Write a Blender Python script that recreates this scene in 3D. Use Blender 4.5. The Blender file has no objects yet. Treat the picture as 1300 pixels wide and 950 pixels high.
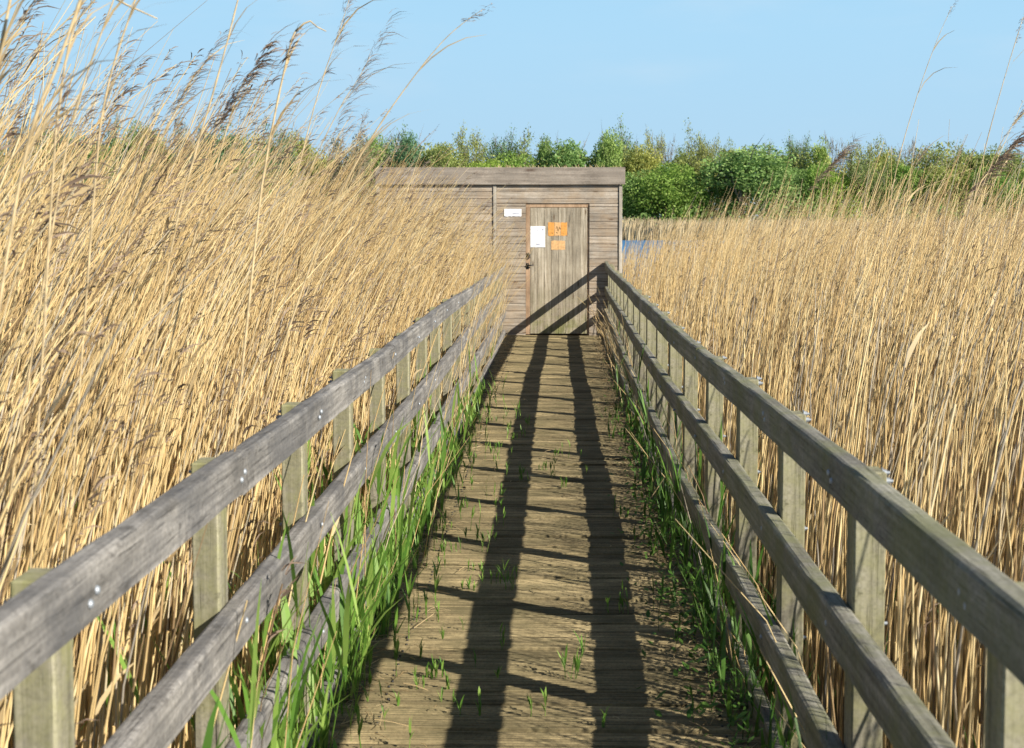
import bpy, math, random
import numpy as np
from mathutils import Vector, Matrix, Euler

random.seed(7)
rng = np.random.default_rng(11)
scene = bpy.context.scene
COL = scene.collection

# ------------------------------------------------------------------ camera
F = 2000.0                      # focal length in pixels of the 1300 px wide photograph
CAM_H = 1.64
HORX, HORY = 705.0, 288.0       # where the walkway's lines meet
AX, AY = 650.0, 430.5           # optical axis
pitch = math.atan((AY - HORY) / F)
yaw = math.atan((HORX - AX) / F)
cam_d = bpy.data.cameras.new('camera')
cam = bpy.data.objects.new('camera', cam_d)
COL.objects.link(cam)
cam.location = (0, 0, CAM_H)
cam.rotation_euler = (math.radians(90) - pitch, 0, yaw)
cam_d.sensor_width = 36.0
cam_d.lens = 36.0 * F / 1300.0
cam_d.shift_x = 0.0
cam_d.shift_y = -(475.0 - AY) / 1300.0
cam_d.clip_start = 0.05
cam_d.clip_end = 9000
cam_d.dof.use_dof = True
cam_d.dof.focus_distance = 11.0
cam_d.dof.aperture_fstop = 9.0
scene.camera = cam
scene.render.resolution_x = 1024
scene.render.resolution_y = 748

# ------------------------------------------------------------------ light
TO_SUN = Vector((1.37, -1.0, 1.0)).normalized()
EL = math.asin(TO_SUN.z)
AZ = math.atan2(TO_SUN.x, TO_SUN.y)
world = bpy.data.worlds.new("World")
scene.world = world
world.use_nodes = True
wn = world.node_tree
bg = wn.nodes['Background']
sky = wn.nodes.new('ShaderNodeTexSky')
sky.sky_type = 'NISHITA'
sky.sun_disc = False
sky.sun_elevation = EL
sky.sun_rotation = AZ
sky.altitude = 0
sky.air_density = 1.0
sky.dust_density = 0.2
sky.ozone_density = 3.5
# hazy pale band low over the horizon, the clear Nishita blue above it
geo_w = wn.nodes.new('ShaderNodeTexCoord')
sep_w = wn.nodes.new('ShaderNodeSeparateXYZ')
wn.links.new(geo_w.outputs['Generated'], sep_w.inputs[0])
mr_w = wn.nodes.new('ShaderNodeMapRange')
mr_w.interpolation_type = 'SMOOTHSTEP'
mr_w.inputs[1].default_value = 0.10
mr_w.inputs[2].default_value = 0.42
wn.links.new(sep_w.outputs[2], mr_w.inputs[0])
band = wn.nodes.new('ShaderNodeMapRange')
band.data_type = 'FLOAT_VECTOR'
band.inputs[7].default_value = (0.0, 0.0, 0.0)
band.inputs[8].default_value = (0.16, 0.16, 0.16)
band.inputs[9].default_value = (5.1, 7.4, 9.3)
band.inputs[10].default_value = (4.55, 7.9, 10.6)
cmb_w = wn.nodes.new('ShaderNodeCombineXYZ')
for i in range(3):
    wn.links.new(sep_w.outputs[2], cmb_w.inputs[i])
wn.links.new(cmb_w.outputs[0], band.inputs[6])
mx_w = wn.nodes.new('ShaderNodeMix')
mx_w.data_type = 'RGBA'
wn.links.new(mr_w.outputs[0], mx_w.inputs[0])
wn.links.new(band.outputs[1], mx_w.inputs[6])
wn.links.new(sky.outputs[0], mx_w.inputs[7])
mp_w = wn.nodes.new('ShaderNodeMapping')
mp_w.inputs['Scale'].default_value = (2.2, 2.2, 9.0)
wn.links.new(geo_w.outputs['Generated'], mp_w.inputs[0])
nz_w = wn.nodes.new('ShaderNodeTexNoise')
nz_w.inputs['Scale'].default_value = 2.4
nz_w.inputs['Detail'].default_value = 5
nz_w.inputs['Roughness'].default_value = 0.55
wn.links.new(mp_w.outputs[0], nz_w.inputs[0])
cl_w = wn.nodes.new('ShaderNodeMapRange')
cl_w.interpolation_type = 'SMOOTHSTEP'
cl_w.inputs[1].default_value = 0.45
cl_w.inputs[2].default_value = 0.75
cl_w.inputs[4].default_value = 0.30
wn.links.new(nz_w.outputs[0], cl_w.inputs[0])
mx2_w = wn.nodes.new('ShaderNodeMix')
mx2_w.data_type = 'RGBA'
wn.links.new(cl_w.outputs[0], mx2_w.inputs[0])
wn.links.new(mx_w.outputs[2], mx2_w.inputs[6])
mx2_w.inputs[7].default_value = (7.0, 8.6, 9.9, 1)
wn.links.new(mx2_w.outputs[2], bg.inputs[0])
bg.inputs[1].default_value = 0.056
sun_d = bpy.data.lights.new('sun', 'SUN')
sun_d.energy = 5.0
sun_d.angle = math.radians(0.5)
sun_d.color = (1.0, 0.93, 0.80)
sun = bpy.data.objects.new('sun', sun_d)
COL.objects.link(sun)
sun.rotation_euler = (-TO_SUN).to_track_quat('-Z', 'Y').to_euler()
scene.view_settings.view_transform = 'Standard'
scene.view_settings.look = 'None'
scene.view_settings.gamma = 1
scene.view_settings.use_curve_mapping = False
scene.view_settings.exposure = 0.72
scene.cycles.max_bounces = 6
scene.cycles.diffuse_bounces = 3
scene.cycles.glossy_bounces = 2
scene.cycles.transmission_bounces = 2
scene.cycles.transparent_max_bounces = 4

WATER_Z = -0.62
MUD_Z = -0.56
HUT_Y = 23.94


def pix(px, py, depth):
    """point at distance `depth` along +y seen at that place of the photograph"""
    v = Vector(((px - AX) / F, -(py - AY) / F, -1.0))
    d = Euler(cam.rotation_euler).to_matrix() @ v
    d = d * (depth / d.y)
    return Vector((d.x, d.y, d.z + CAM_H))


# ------------------------------------------------------------------ materials
def new_mat(name, rough=0.85, spec=0.25):
    m = bpy.data.materials.new(name)
    m.use_nodes = True
    nt = m.node_tree
    b = nt.nodes['Principled BSDF']
    b.inputs['Roughness'].default_value = rough
    b.inputs['Specular IOR Level'].default_value = spec
    return m, nt, b


def N(nt, kind, **kw):
    n = nt.nodes.new(kind)
    for k, v in kw.items():
        setattr(n, k, v)
    return n


def mixc(nt, fac, a, b, mode='MIX'):
    n = nt.nodes.new('ShaderNodeMix')
    n.data_type = 'RGBA'
    n.blend_type = mode
    for sock, val in ((n.inputs[0], fac), (n.inputs[6], a), (n.inputs[7], b)):
        if isinstance(val, (int, float)):
            sock.default_value = val
        elif isinstance(val, tuple):
            sock.default_value = (val[0], val[1], val[2], 1)
        else:
            nt.links.new(val, sock)
    return n.outputs[2]


def ramp(nt, fac, stops):
    r = nt.nodes.new('ShaderNodeValToRGB')
    e = r.color_ramp.elements
    while len(e) < len(stops):
        e.new(0.5)
    for i, (p, c) in enumerate(stops):
        e[i].position = p
        e[i].color = (c[0], c[1], c[2], 1) if isinstance(c, tuple) else (c, c, c, 1)
    nt.links.new(fac, r.inputs[0])
    return r.outputs[0]


def noise(nt, vec, scale, detail=4, rough=0.6, map_scale=None):
    if map_scale is not None:
        mp = nt.nodes.new('ShaderNodeMapping')
        mp.inputs['Scale'].default_value = map_scale
        nt.links.new(vec, mp.inputs[0])
        vec = mp.outputs[0]
    n = nt.nodes.new('ShaderNodeTexNoise')
    n.inputs['Scale'].default_value = scale
    n.inputs['Detail'].default_value = detail
    n.inputs['Roughness'].default_value = rough
    nt.links.new(vec, n.inputs[0])
    return n.outputs[0]


def wood(name, dark, light, grain=(30, 1.2, 30), stain=None, stain_amt=0.5, bump=0.35, knots=False, spread=0.35,
         stain_low=None, spots=None):
    """weathered boards: grain stretched along one axis, blotches, a tone per board"""
    m, nt, b = new_mat(name, 0.88, 0.15)
    tc = nt.nodes.new('ShaderNodeTexCoord')
    geo = nt.nodes.new('ShaderNodeNewGeometry')
    # shift the grain per board
    add = N(nt, 'ShaderNodeVectorMath', operation='MULTIPLY_ADD')
    nt.links.new(geo.outputs['Random Per Island'], add.inputs[0])
    add.inputs[1].default_value = (17, 31, 23)
    nt.links.new(tc.outputs['Object'], add.inputs[2])
    vec = add.outputs[0]
    g = noise(nt, vec, 1.0, 6, 0.62, grain)
    g2 = noise(nt, vec, 3.0, 3, 0.6, tuple(x * 0.8 for x in grain))
    col = ramp(nt, g, [(0.28, dark), (0.52, tuple((a + c) / 2 for a, c in zip(dark, light))), (0.72, light)])
    crack = ramp(nt, g2, [(0.30, 0.25), (0.40, 1.0)])
    col = mixc(nt, 0.75, col, crack, 'MULTIPLY')
    blot = noise(nt, tc.outputs['Object'], 2.6, 5, 0.65)
    bl = ramp(nt, blot, [(0.3, 0.68), (0.7, 1.22)])
    col = mixc(nt, 1.0, col, bl, 'MULTIPLY')
    fine = noise(nt, tc.outputs['Object'], 90, 3, 0.7, (1, 0.6, 1))
    col = mixc(nt, 1.0, col, ramp(nt, fine, [(0.32, 0.72), (0.5, 1.0), (0.7, 1.18)]), 'MULTIPLY')
    rnd = ramp(nt, geo.outputs['Random Per Island'], [(0.0, 1 - spread), (1.0, 1 + spread * 0.7)])
    col = mixc(nt, 1.0, col, rnd, 'MULTIPLY')
    if knots:
        mp = nt.nodes.new('ShaderNodeMapping')
        mp.inputs['Scale'].default_value = knots
        nt.links.new(vec, mp.inputs[0])
        vo = nt.nodes.new('ShaderNodeTexVoronoi')
        vo.inputs['Scale'].default_value = 1.0
        nt.links.new(mp.outputs[0], vo.inputs[0])
        kn = ramp(nt, vo.outputs['Distance'], [(0.05, 0.0), (0.12, 0.65), (0.17, 1.0)])
        col = mixc(nt, kn, (dark[0] * 0.55, dark[1] * 0.45, dark[2] * 0.4), col)
    if stain:
        s = noise(nt, tc.outputs['Object'], 3.5, 6, 0.7)
        sf = ramp(nt, s, [(0.42, 0.0), (0.62, stain_amt)])
        if stain_low:
            sep = nt.nodes.new('ShaderNodeSeparateXYZ')
            nt.links.new(tc.outputs['Object'], sep.inputs[0])
            mr = nt.nodes.new('ShaderNodeMapRange')
            mr.inputs[1].default_value = stain_low[0]
            mr.inputs[2].default_value = stain_low[1]
            mr.inputs[3].default_value = 1.0
            mr.inputs[4].default_value = 0.0
            nt.links.new(sep.outputs[2], mr.inputs[0])
            sf = mixc(nt, 1.0, sf, mr.outputs[0], 'MULTIPLY')
        col = mixc(nt, sf, col, stain)
    if spots:
        s = noise(nt, tc.outputs['Object'], 16, 4, 0.75, (1, 0.5, 1))
        sf = ramp(nt, s, [(0.58, 0.0), (0.68, 0.75)])
        col = mixc(nt, sf, col, spots)
    nt.links.new(col, b.inputs['Base Color'])
    bp = nt.nodes.new('ShaderNodeBump')
    bp.inputs['Strength'].default_value = bump
    bp.inputs['Distance'].default_value = 0.004
    mul = N(nt, 'ShaderNodeMath', operation='ADD')
    nt.links.new(g, mul.inputs[0])
    nt.links.new(crack, mul.inputs[1])
    nt.links.new(mul.outputs[0], bp.inputs['Height'])
    nt.links.new(bp.outputs[0], b.inputs['Normal'])
    return m


def island_mat(name, stops, rough=0.8, spec=0.25, transl=0.0, objrand=None, tintnoise=None):
    """each separate stem, leaf or straw takes its own colour"""
    m, nt, b = new_mat(name, rough, spec)
    geo = nt.nodes.new('ShaderNodeNewGeometry')
    col = ramp(nt, geo.outputs['Random Per Island'], stops)
    if objrand:
        oi = nt.nodes.new('ShaderNodeObjectInfo')
        col = mixc(nt, 1.0, col, ramp(nt, oi.outputs['Random'], objrand), 'MULTIPLY')
    if tintnoise:
        tc = nt.nodes.new('ShaderNodeTexCoord')
        n = noise(nt, tc.outputs['Object'], tintnoise[0], 3, 0.6)
        col = mixc(nt, 1.0, col, ramp(nt, n, tintnoise[1]), 'MULTIPLY')
    nt.links.new(col, b.inputs['Base Color'])
    if transl > 0:
        tr = nt.nodes.new('ShaderNodeBsdfTranslucent')
        nt.links.new(col, tr.inputs[0])
        mx = nt.nodes.new('ShaderNodeMixShader')
        mx.inputs[0].default_value = transl
        nt.links.new(b.outputs[0], mx.inputs[1])
        nt.links.new(tr.outputs[0], mx.inputs[2])
        nt.links.new(mx.outputs[0], nt.nodes['Material Output'].inputs[0])
    return m


def plain(name, col, rough=0.7, spec=0.3, metal=0.0, mottle=0.0):
    m, nt, b = new_mat(name, rough, spec)
    b.inputs['Metallic'].default_value = metal
    tc = nt.nodes.new('ShaderNodeTexCoord')
    n = noise(nt, tc.outputs['Object'], 30, 4, 0.6)
    c = mixc(nt, 1.0, col, ramp(nt, n, [(0.3, 1 - mottle), (0.7, 1 + mottle)]), 'MULTIPLY')
    nt.links.new(c, b.inputs['Base Color'])
    return m


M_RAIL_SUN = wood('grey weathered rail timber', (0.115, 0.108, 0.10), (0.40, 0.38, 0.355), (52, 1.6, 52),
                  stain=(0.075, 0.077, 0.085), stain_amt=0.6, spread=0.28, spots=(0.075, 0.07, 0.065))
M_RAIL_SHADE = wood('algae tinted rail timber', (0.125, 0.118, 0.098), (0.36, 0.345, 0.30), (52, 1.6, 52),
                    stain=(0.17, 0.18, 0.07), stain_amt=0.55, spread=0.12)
M_POST = wood('pressure treated post timber', (0.13, 0.12, 0.09), (0.40, 0.37, 0.29), (44, 44, 1.3),
              stain=(0.28, 0.28, 0.11), stain_amt=0.62, spread=0.3, spots=(0.10, 0.095, 0.06))
M_DECK = wood('worn deck boards', (0.10, 0.08, 0.045), (0.46, 0.365, 0.20), (1.3, 46, 20),
              stain=(0.12, 0.105, 0.055), stain_amt=0.6, bump=0.9, spread=0.34)
M_BEAM = wood('dark under-deck beams', (0.07, 0.06, 0.045), (0.17, 0.15, 0.11), (30, 1.6, 30))
M_SIDING = wood('weathered cladding', (0.22, 0.18, 0.14), (0.53, 0.47, 0.40), (1.6, 30, 34),
                stain=(0.40, 0.27, 0.15), stain_amt=0.35, spread=0.16, knots=(2.6, 1, 9))
M_SIDING_SIDE = wood('weathered side cladding', (0.25, 0.185, 0.13), (0.53, 0.44, 0.35), (30, 1.6, 34),
                     stain=(0.40, 0.27, 0.15), stain_amt=0.35, spread=0.16)
M_DOORW = wood('weathered door planks', (0.22, 0.18, 0.125), (0.55, 0.49, 0.39), (34, 34, 1.7),
               stain=(0.17, 0.18, 0.055), stain_amt=0.8, spread=0.14, knots=(9, 1, 2.6), stain_low=(0.1, 0.75))
M_FRAME = wood('newer brown frame timber', (0.30, 0.195, 0.12), (0.52, 0.365, 0.245), (30, 30, 1.6), spread=0.1)
M_FASCIA = wood('grey brown fascia board', (0.18, 0.15, 0.125), (0.42, 0.365, 0.31), (1.3, 24, 22),
                stain=(0.27, 0.235, 0.20), stain_amt=0.6, spread=0.06, knots=(1.2, 1, 5))
M_TRIM = wood('pale corner trim timber', (0.30, 0.27, 0.22), (0.55, 0.50, 0.43), (30, 30, 1.6), spread=0.08)
M_FELT = plain('roof felt', (0.06, 0.06, 0.055), 0.95, 0.1, mottle=0.3)
M_STEEL = plain('dull galvanised steel', (0.34, 0.37, 0.41), 0.6, 0.4, metal=0.5, mottle=0.3)
M_BLACK = plain('black painted iron', (0.02, 0.02, 0.02), 0.45, 0.4, mottle=0.3)
M_PAPER = plain('white paper', (0.86, 0.87, 0.90), 0.7, 0.2, mottle=0.015)
M_INK = plain('pale printed ink', (0.48, 0.50, 0.60), 0.8, 0.1, mottle=0.1)
M_INKD = plain('dark blue printed ink', (0.12, 0.14, 0.28), 0.8, 0.1, mottle=0.1)
M_ORANGE = plain('faded orange sticker', (0.68, 0.32, 0.085), 0.75, 0.2, mottle=0.22)
M_PEACH = plain('very faded orange sticker', (0.66, 0.40, 0.19), 0.8, 0.15, mottle=0.25)
M_BROWNINK = plain('brown worn print', (0.22, 0.15, 0.07), 0.85, 0.1, mottle=0.3)
M_STRAW = island_mat('dry reed straw', [(0.0, (0.20, 0.13, 0.07)), (0.10, (0.42, 0.29, 0.15)), (0.2, (0.60, 0.42, 0.19)), (0.58, (0.76, 0.565, 0.275)),
                                        (0.85, (0.85, 0.69, 0.385)), (0.93, (0.55, 0.48, 0.37)), (1.0, (0.36, 0.32, 0.27))], 0.62, 0.35, transl=0.12)
M_STALK = island_mat('single reed stems', [(0.0, (0.40, 0.29, 0.16)), (0.5, (0.60, 0.46, 0.26)), (1.0, (0.70, 0.56, 0.34))], 0.6, 0.3, transl=0.1,
                     tintnoise=(26.0, [(0.38, 0.72), (0.6, 1.12)]))
M_FARSTRAW = island_mat('far reed straw', [(0.0, (0.30, 0.23, 0.13)), (0.5, (0.47, 0.37, 0.22)), (1.0, (0.60, 0.49, 0.31))], 0.8, 0.2)
M_LEAFDRY = island_mat('dry reed leaf', [(0.0, (0.30, 0.205, 0.10)), (0.5, (0.62, 0.465, 0.25)), (1.0, (0.78, 0.64, 0.40))],
                       0.7, 0.3, transl=0.3)
M_PLUME = island_mat('reed plume', [(0.0, (0.14, 0.10, 0.075)), (0.5, (0.28, 0.205, 0.155)), (1.0, (0.42, 0.32, 0.24))], 0.9, 0.1,
                     transl=0.3)
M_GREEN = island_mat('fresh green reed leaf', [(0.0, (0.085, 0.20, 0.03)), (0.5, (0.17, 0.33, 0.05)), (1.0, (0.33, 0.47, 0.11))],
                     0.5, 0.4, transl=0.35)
M_GREEN_SHADE = island_mat('shade darkened reed leaf', [(0.0, (0.04, 0.105, 0.015)), (0.6, (0.085, 0.20, 0.03)), (1.0, (0.16, 0.30, 0.05))],
                      0.5, 0.4, transl=0.3)  # leaf green darkened so the colour itself carries the shade by the railing
M_WEED = island_mat('small green weeds', [(0.0, (0.05, 0.13, 0.02)), (1.0, (0.15, 0.28, 0.05))], 0.6, 0.3, transl=0.3)
M_BARK = wood('grey brown bark', (0.14, 0.12, 0.10), (0.32, 0.28, 0.23), (8, 8, 1.5))


def leafmat(name, dark, mid, light):
    return island_mat(name, [(0.0, dark), (0.55, mid), (1.0, light)], 0.6, 0.25, transl=0.4,
                      objrand=[(0.0, (0.80, 0.88, 0.9)), (0.5, (1.0, 1.0, 1.0)), (1.0, (1.22, 1.10, 0.95))],
                      tintnoise=(0.35, [(0.35, 0.72), (0.65, 1.25)]))


M_CROWN = {
    'bright': leafmat('bright spring leaves', (0.15, 0.26, 0.045), (0.26, 0.40, 0.08), (0.39, 0.52, 0.14)),
    'mid': leafmat('mid green leaves', (0.16, 0.26, 0.07), (0.265, 0.40, 0.115), (0.40, 0.52, 0.18)),
    'olive': leafmat('olive leaves', (0.20, 0.245, 0.07), (0.31, 0.365, 0.11), (0.46, 0.50, 0.18)),
    'blue': leafmat('blue green leaves', (0.11, 0.20, 0.09), (0.18, 0.30, 0.14), (0.27, 0.39, 0.20)),
    'grey': leafmat('grey twigs and buds', (0.19, 0.18, 0.13), (0.28, 0.28, 0.18), (0.38, 0.39, 0.25)),
}


# ------------------------------------------------------------------ object helpers
def tag(o, label=None, cat=None, group=None, kind=None):
    if label: o['label'] = label
    if cat: o['category'] = cat
    if group: o['group'] = group
    if kind: o['kind'] = kind
    return o


def empty(name, loc, label, cat, group=None):
    o = bpy.data.objects.new(name, None)
    COL.objects.link(o)
    o.location = loc
    o.empty_display_size = 0.2
    o['origin'] = list(loc)
    return tag(o, label, cat, group)


def world_origin(o):
    v = Vector((0, 0, 0))
    while o is not None:
        v += Vector(o.location)
        o = o.parent
    return v


class MB:
    """collects shapes in world coordinates, builds ONE mesh object"""
    def __init__(self):
        self.v = []; self.f = []; self.mi = []; self.smooth = []

    def quad_mesh(self, verts, faces, mat=0, smooth=False):
        n = len(self.v)
        self.v += [tuple(p) for p in verts]
        for fc in faces:
            self.f.append(tuple(n + i for i in fc)); self.mi.append(mat); self.smooth.append(smooth)

    def box(self, x0, x1, y0, y1, z0, z1, mat=0, bev=0.0, jit=0.0):
        """box; with bev its edges are chamfered"""
        if bev <= 0:
            vs = [(x, y, z) for x in (x0, x1) for y in (y0, y1) for z in (z0, z1)]
            fs = [(0, 1, 3, 2), (4, 6, 7, 5), (0, 4, 5, 1), (2, 3, 7, 6), (0, 2, 6, 4), (1, 5, 7, 3)]
            self.quad_mesh(vs, fs, mat)
            return
        import bmesh
        bm = bmesh.new()
        bmesh.ops.create_cube(bm, size=1.0)
        for v in bm.verts:
            v.co = Vector((x0 + (v.co.x + .5) * (x1 - x0), y0 + (v.co.y + .5) * (y1 - y0), z0 + (v.co.z + .5) * (z1 - z0)))
        bmesh.ops.bevel(bm, geom=bm.edges[:], offset=bev, segments=1, affect='EDGES')
        bm.verts.index_update()
        self.quad_mesh([v.co + Vector((random.uniform(-jit, jit), random.uniform(-jit, jit), random.uniform(-jit, jit))) for v in bm.verts],
                       [[v.index for v in fc.verts] for fc in bm.faces], mat)
        bm.free()

    def sweep(self, pts, section, mat=0):
        """section: list of (a, b) offsets = (x, z) around each point of a run along y"""
        k = len(section); vs = []
        for p in pts:
            for a, b in section:
                vs.append((p[0] + a, p[1], p[2] + b))
        fs = []
        for i in range(len(pts) - 1):
            for j in range(k):
                fs.append((i * k + j, i * k + (j + 1) % k, (i + 1) * k + (j + 1) % k, (i + 1) * k + j))
        fs.append(tuple(range(k - 1, -1, -1)))
        fs.append(tuple((len(pts) - 1) * k + j for j in range(k)))
        self.quad_mesh(vs, fs, mat)

    def tube(self, pts, radii, seg=6, mat=0, smooth=True):
        pts = [Vector(p) for p in pts]
        vs = []; fs = []
        for i, p in enumerate(pts):
            d = (pts[min(i + 1, len(pts) - 1)] - pts[max(i - 1, 0)]).normalized()
            a = d.cross(Vector((0.13, 0.97, 0.2))).normalized(); b = d.cross(a)
            for j in range(seg):
                t = 2 * math.pi * j / seg
                vs.append(p + (a * math.cos(t) + b * math.sin(t)) * radii[i])
        for i in range(len(pts) - 1):
            for j in range(seg):
                fs.append((i * seg + j, i * seg + (j + 1) % seg, (i + 1) * seg + (j + 1) % seg, (i + 1) * seg + j))
        fs.append(tuple(range(seg - 1, -1, -1)))
        fs.append(tuple((len(pts) - 1) * seg + j for j in range(seg)))
        self.quad_mesh(vs, fs, mat, smooth)

    def build(self, name, mats, parent=None, loc=None):
        if not isinstance(mats, (list, tuple)): mats = [mats]
        org = world_origin(parent) if parent is not None else Vector((0, 0, 0))
        own = Vector(loc) if loc is not None else org
        me = bpy.data.meshes.new(name)
        me.from_pydata([(x - own.x, y - own.y, z - own.z) for x, y, z in self.v], [], self.f)
        for m in mats: me.materials.append(m)
        me.polygons.foreach_set('material_index', self.mi)
        me.polygons.foreach_set('use_smooth', self.smooth)
        me.update()
        o = bpy.data.objects.new(name, me)
        COL.objects.link(o)
        if parent is not None: o.parent = parent
        o.location = own - org if parent is not None else own
        return o


def np_object(name, verts, quads, mat_idx, mats, loc=(0, 0, 0), parent=None, smooth=True, edges_only=False):
    me = bpy.data.meshes.new(name)
    nv, nf = len(verts), len(quads)
    me.vertices.add(nv)
    me.vertices.foreach_set('co', verts.astype(np.float32).ravel())
    me.loops.add(nf * 4)
    me.loops.foreach_set('vertex_index', quads.astype(np.int32).ravel())
    me.polygons.add(nf)
    me.polygons.foreach_set('loop_start', np.arange(0, nf * 4, 4, dtype=np.int32))
    me.polygons.foreach_set('material_index', mat_idx.astype(np.int32))
    me.polygons.foreach_set('use_smooth', np.full(nf, smooth, dtype=bool))
    for m in mats: me.materials.append(m)
    me.update(calc_edges=True)
    o = bpy.data.objects.new(name, me)
    COL.objects.link(o)
    if parent is not None: o.parent = parent
    o.location = loc
    return o


class Bag:
    """numpy bag of quads"""
    def __init__(self):
        self.v = []; self.q = []; self.m = []; self.n = 0

    def add(self, verts, quads, mat):
        if len(verts) == 0: return
        self.v.append(verts.reshape(-1, 3)); self.q.append(quads.reshape(-1, 4) + self.n)
        self.m.append(np.full(quads.size // 4, mat)); self.n += verts.size // 3

    def obj(self, name, mats, **kw):
        return np_object(name, np.concatenate(self.v), np.concatenate(self.q), np.concatenate(self.m), mats, **kw)


def tubes(bag, P, R, sides, mat):
    """P (n, k, 3) centre lines, R (n, k) radii -> prisms"""
    n, k, _ = P.shape
    T = np.gradient(P, axis=1)
    T /= np.linalg.norm(T, axis=2, keepdims=True) + 1e-9
    ref = np.tile(np.array([0.31, 0.95, 0.05]), (n, k, 1))
    A = np.cross(T, ref); A /= np.linalg.norm(A, axis=2, keepdims=True) + 1e-9
    B = np.cross(T, A)
    ph = rng.uniform(0, 6.28, (n, 1, 1))
    V = np.empty((n, k, sides, 3))
    for s in range(sides):
        a = ph + 2 * np.pi * s / sides
        V[:, :, s] = P + (A * np.cos(a) + B * np.sin(a)) * R[:, :, None]
    idx = np.arange(n * k * sides).reshape(n, k, sides)
    q = np.stack([idx[:, :-1, :], np.roll(idx, -1, 2)[:, :-1, :], np.roll(idx, -1, 2)[:, 1:, :], idx[:, 1:, :]], axis=-1)
    bag.add(V, q, mat)


def ribbons(bag, P, W, side, mat):
    """P (n, k, 3), W (n, k) half widths, side (n, 3) width direction"""
    n, k, _ = P.shape
    V = np.stack([P - side[:, None, :] * W[:, :, None], P + side[:, None, :] * W[:, :, None]], axis=2)
    idx = np.arange(n * k * 2).reshape(n, k, 2)
    q = np.stack([idx[:, :-1, 0], idx[:, :-1, 1], idx[:, 1:, 1], idx[:, 1:, 0]], axis=-1)
    bag.add(V, q, mat)


# ------------------------------------------------------------------ water and land
def make_water():
    m, nt, b = new_mat('lake water', 0.3, 0.35)
    b.inputs['Base Color'].default_value = (0.02, 0.19, 0.46, 1)
    tc = nt.nodes.new('ShaderNodeTexCoord')
    h = noise(nt, tc.outputs['Object'], 1.3, 5, 0.6, (1, 0.45, 1))
    bp = nt.nodes.new('ShaderNodeBump')
    bp.inputs['Strength'].default_value = 1.0
    bp.inputs['Distance'].default_value = 0.5
    nt.links.new(h, bp.inputs['Height'])
    nt.links.new(bp.outputs[0], b.inputs['Normal'])
    mb = MB()
    mb.quad_mesh([(-4000, -300, WATER_Z), (4000, -300, WATER_Z), (4000, 7000, WATER_Z), (-4000, 7000, WATER_Z)], [(0, 1, 2, 3)])
    tag(mb.build('water', m), kind='structure')


def ground_mat(name, a, b_, sc):
    m, nt, b = new_mat(name, 0.95, 0.1)
    tc = nt.nodes.new('ShaderNodeTexCoord')
    n = noise(nt, tc.outputs['Object'], sc, 6, 0.7)
    nt.links.new(ramp(nt, n, [(0.35, a), (0.65, b_)]), b.inputs['Base Color'])
    return m


def land(name, ring, z, depth, mat):
    mb = MB()
    n = len(ring)
    vs = [(x, y, z) for x, y in ring] + [(x, y, z - depth) for x, y in ring]
    fs = [tuple(range(n))] + [(i, i + n, (i + 1) % n + n, (i + 1) % n) for i in range(n)]
    mb.quad_mesh(vs, fs)
    return tag(mb.build(name, mat), kind='structure')


make_water()
ring = [(-70, -12), (70, -12)]
for i in range(41):
    x = 70 - i * 3.5
    ring.append((x, 44 + 2.5 * math.sin(x * 0.31) + 1.6 * math.sin(x * 0.83 + 1) + (8 if x < -4 else 0)))
land('marsh_ground', ring, MUD_Z, 0.4, ground_mat('reed litter and mud', (0.05, 0.038, 0.02), (0.20, 0.15, 0.08), 9))
ring = [(-3500, 6500), (-3500, 268)]
for i in range(61):
    x = -180 + i * 6
    ring.append((x, 270 + 2.5 * math.sin(x * 0.11) + 1.4 * math.sin(x * 0.37)))
ring += [(3500, 268), (3500, 6500)]
land('far_bank', ring[::-1], -0.45, 0.5, ground_mat('rough green bank', (0.05, 0.08, 0.02), (0.13, 0.13, 0.05), 0.6))

# ------------------------------------------------------------------ boardwalk
DX0, DX1 = -0.80, 0.745
RXJ = {}


def right_x(y):
    """inner face of the shaded railing"""
    return float(np.interp(y, [-3, 3, 6, 9, 13, 17, 21, 24], [0.652, 0.654, 0.660, 0.648, 0.655, 0.685, 0.71, 0.742]))


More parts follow.
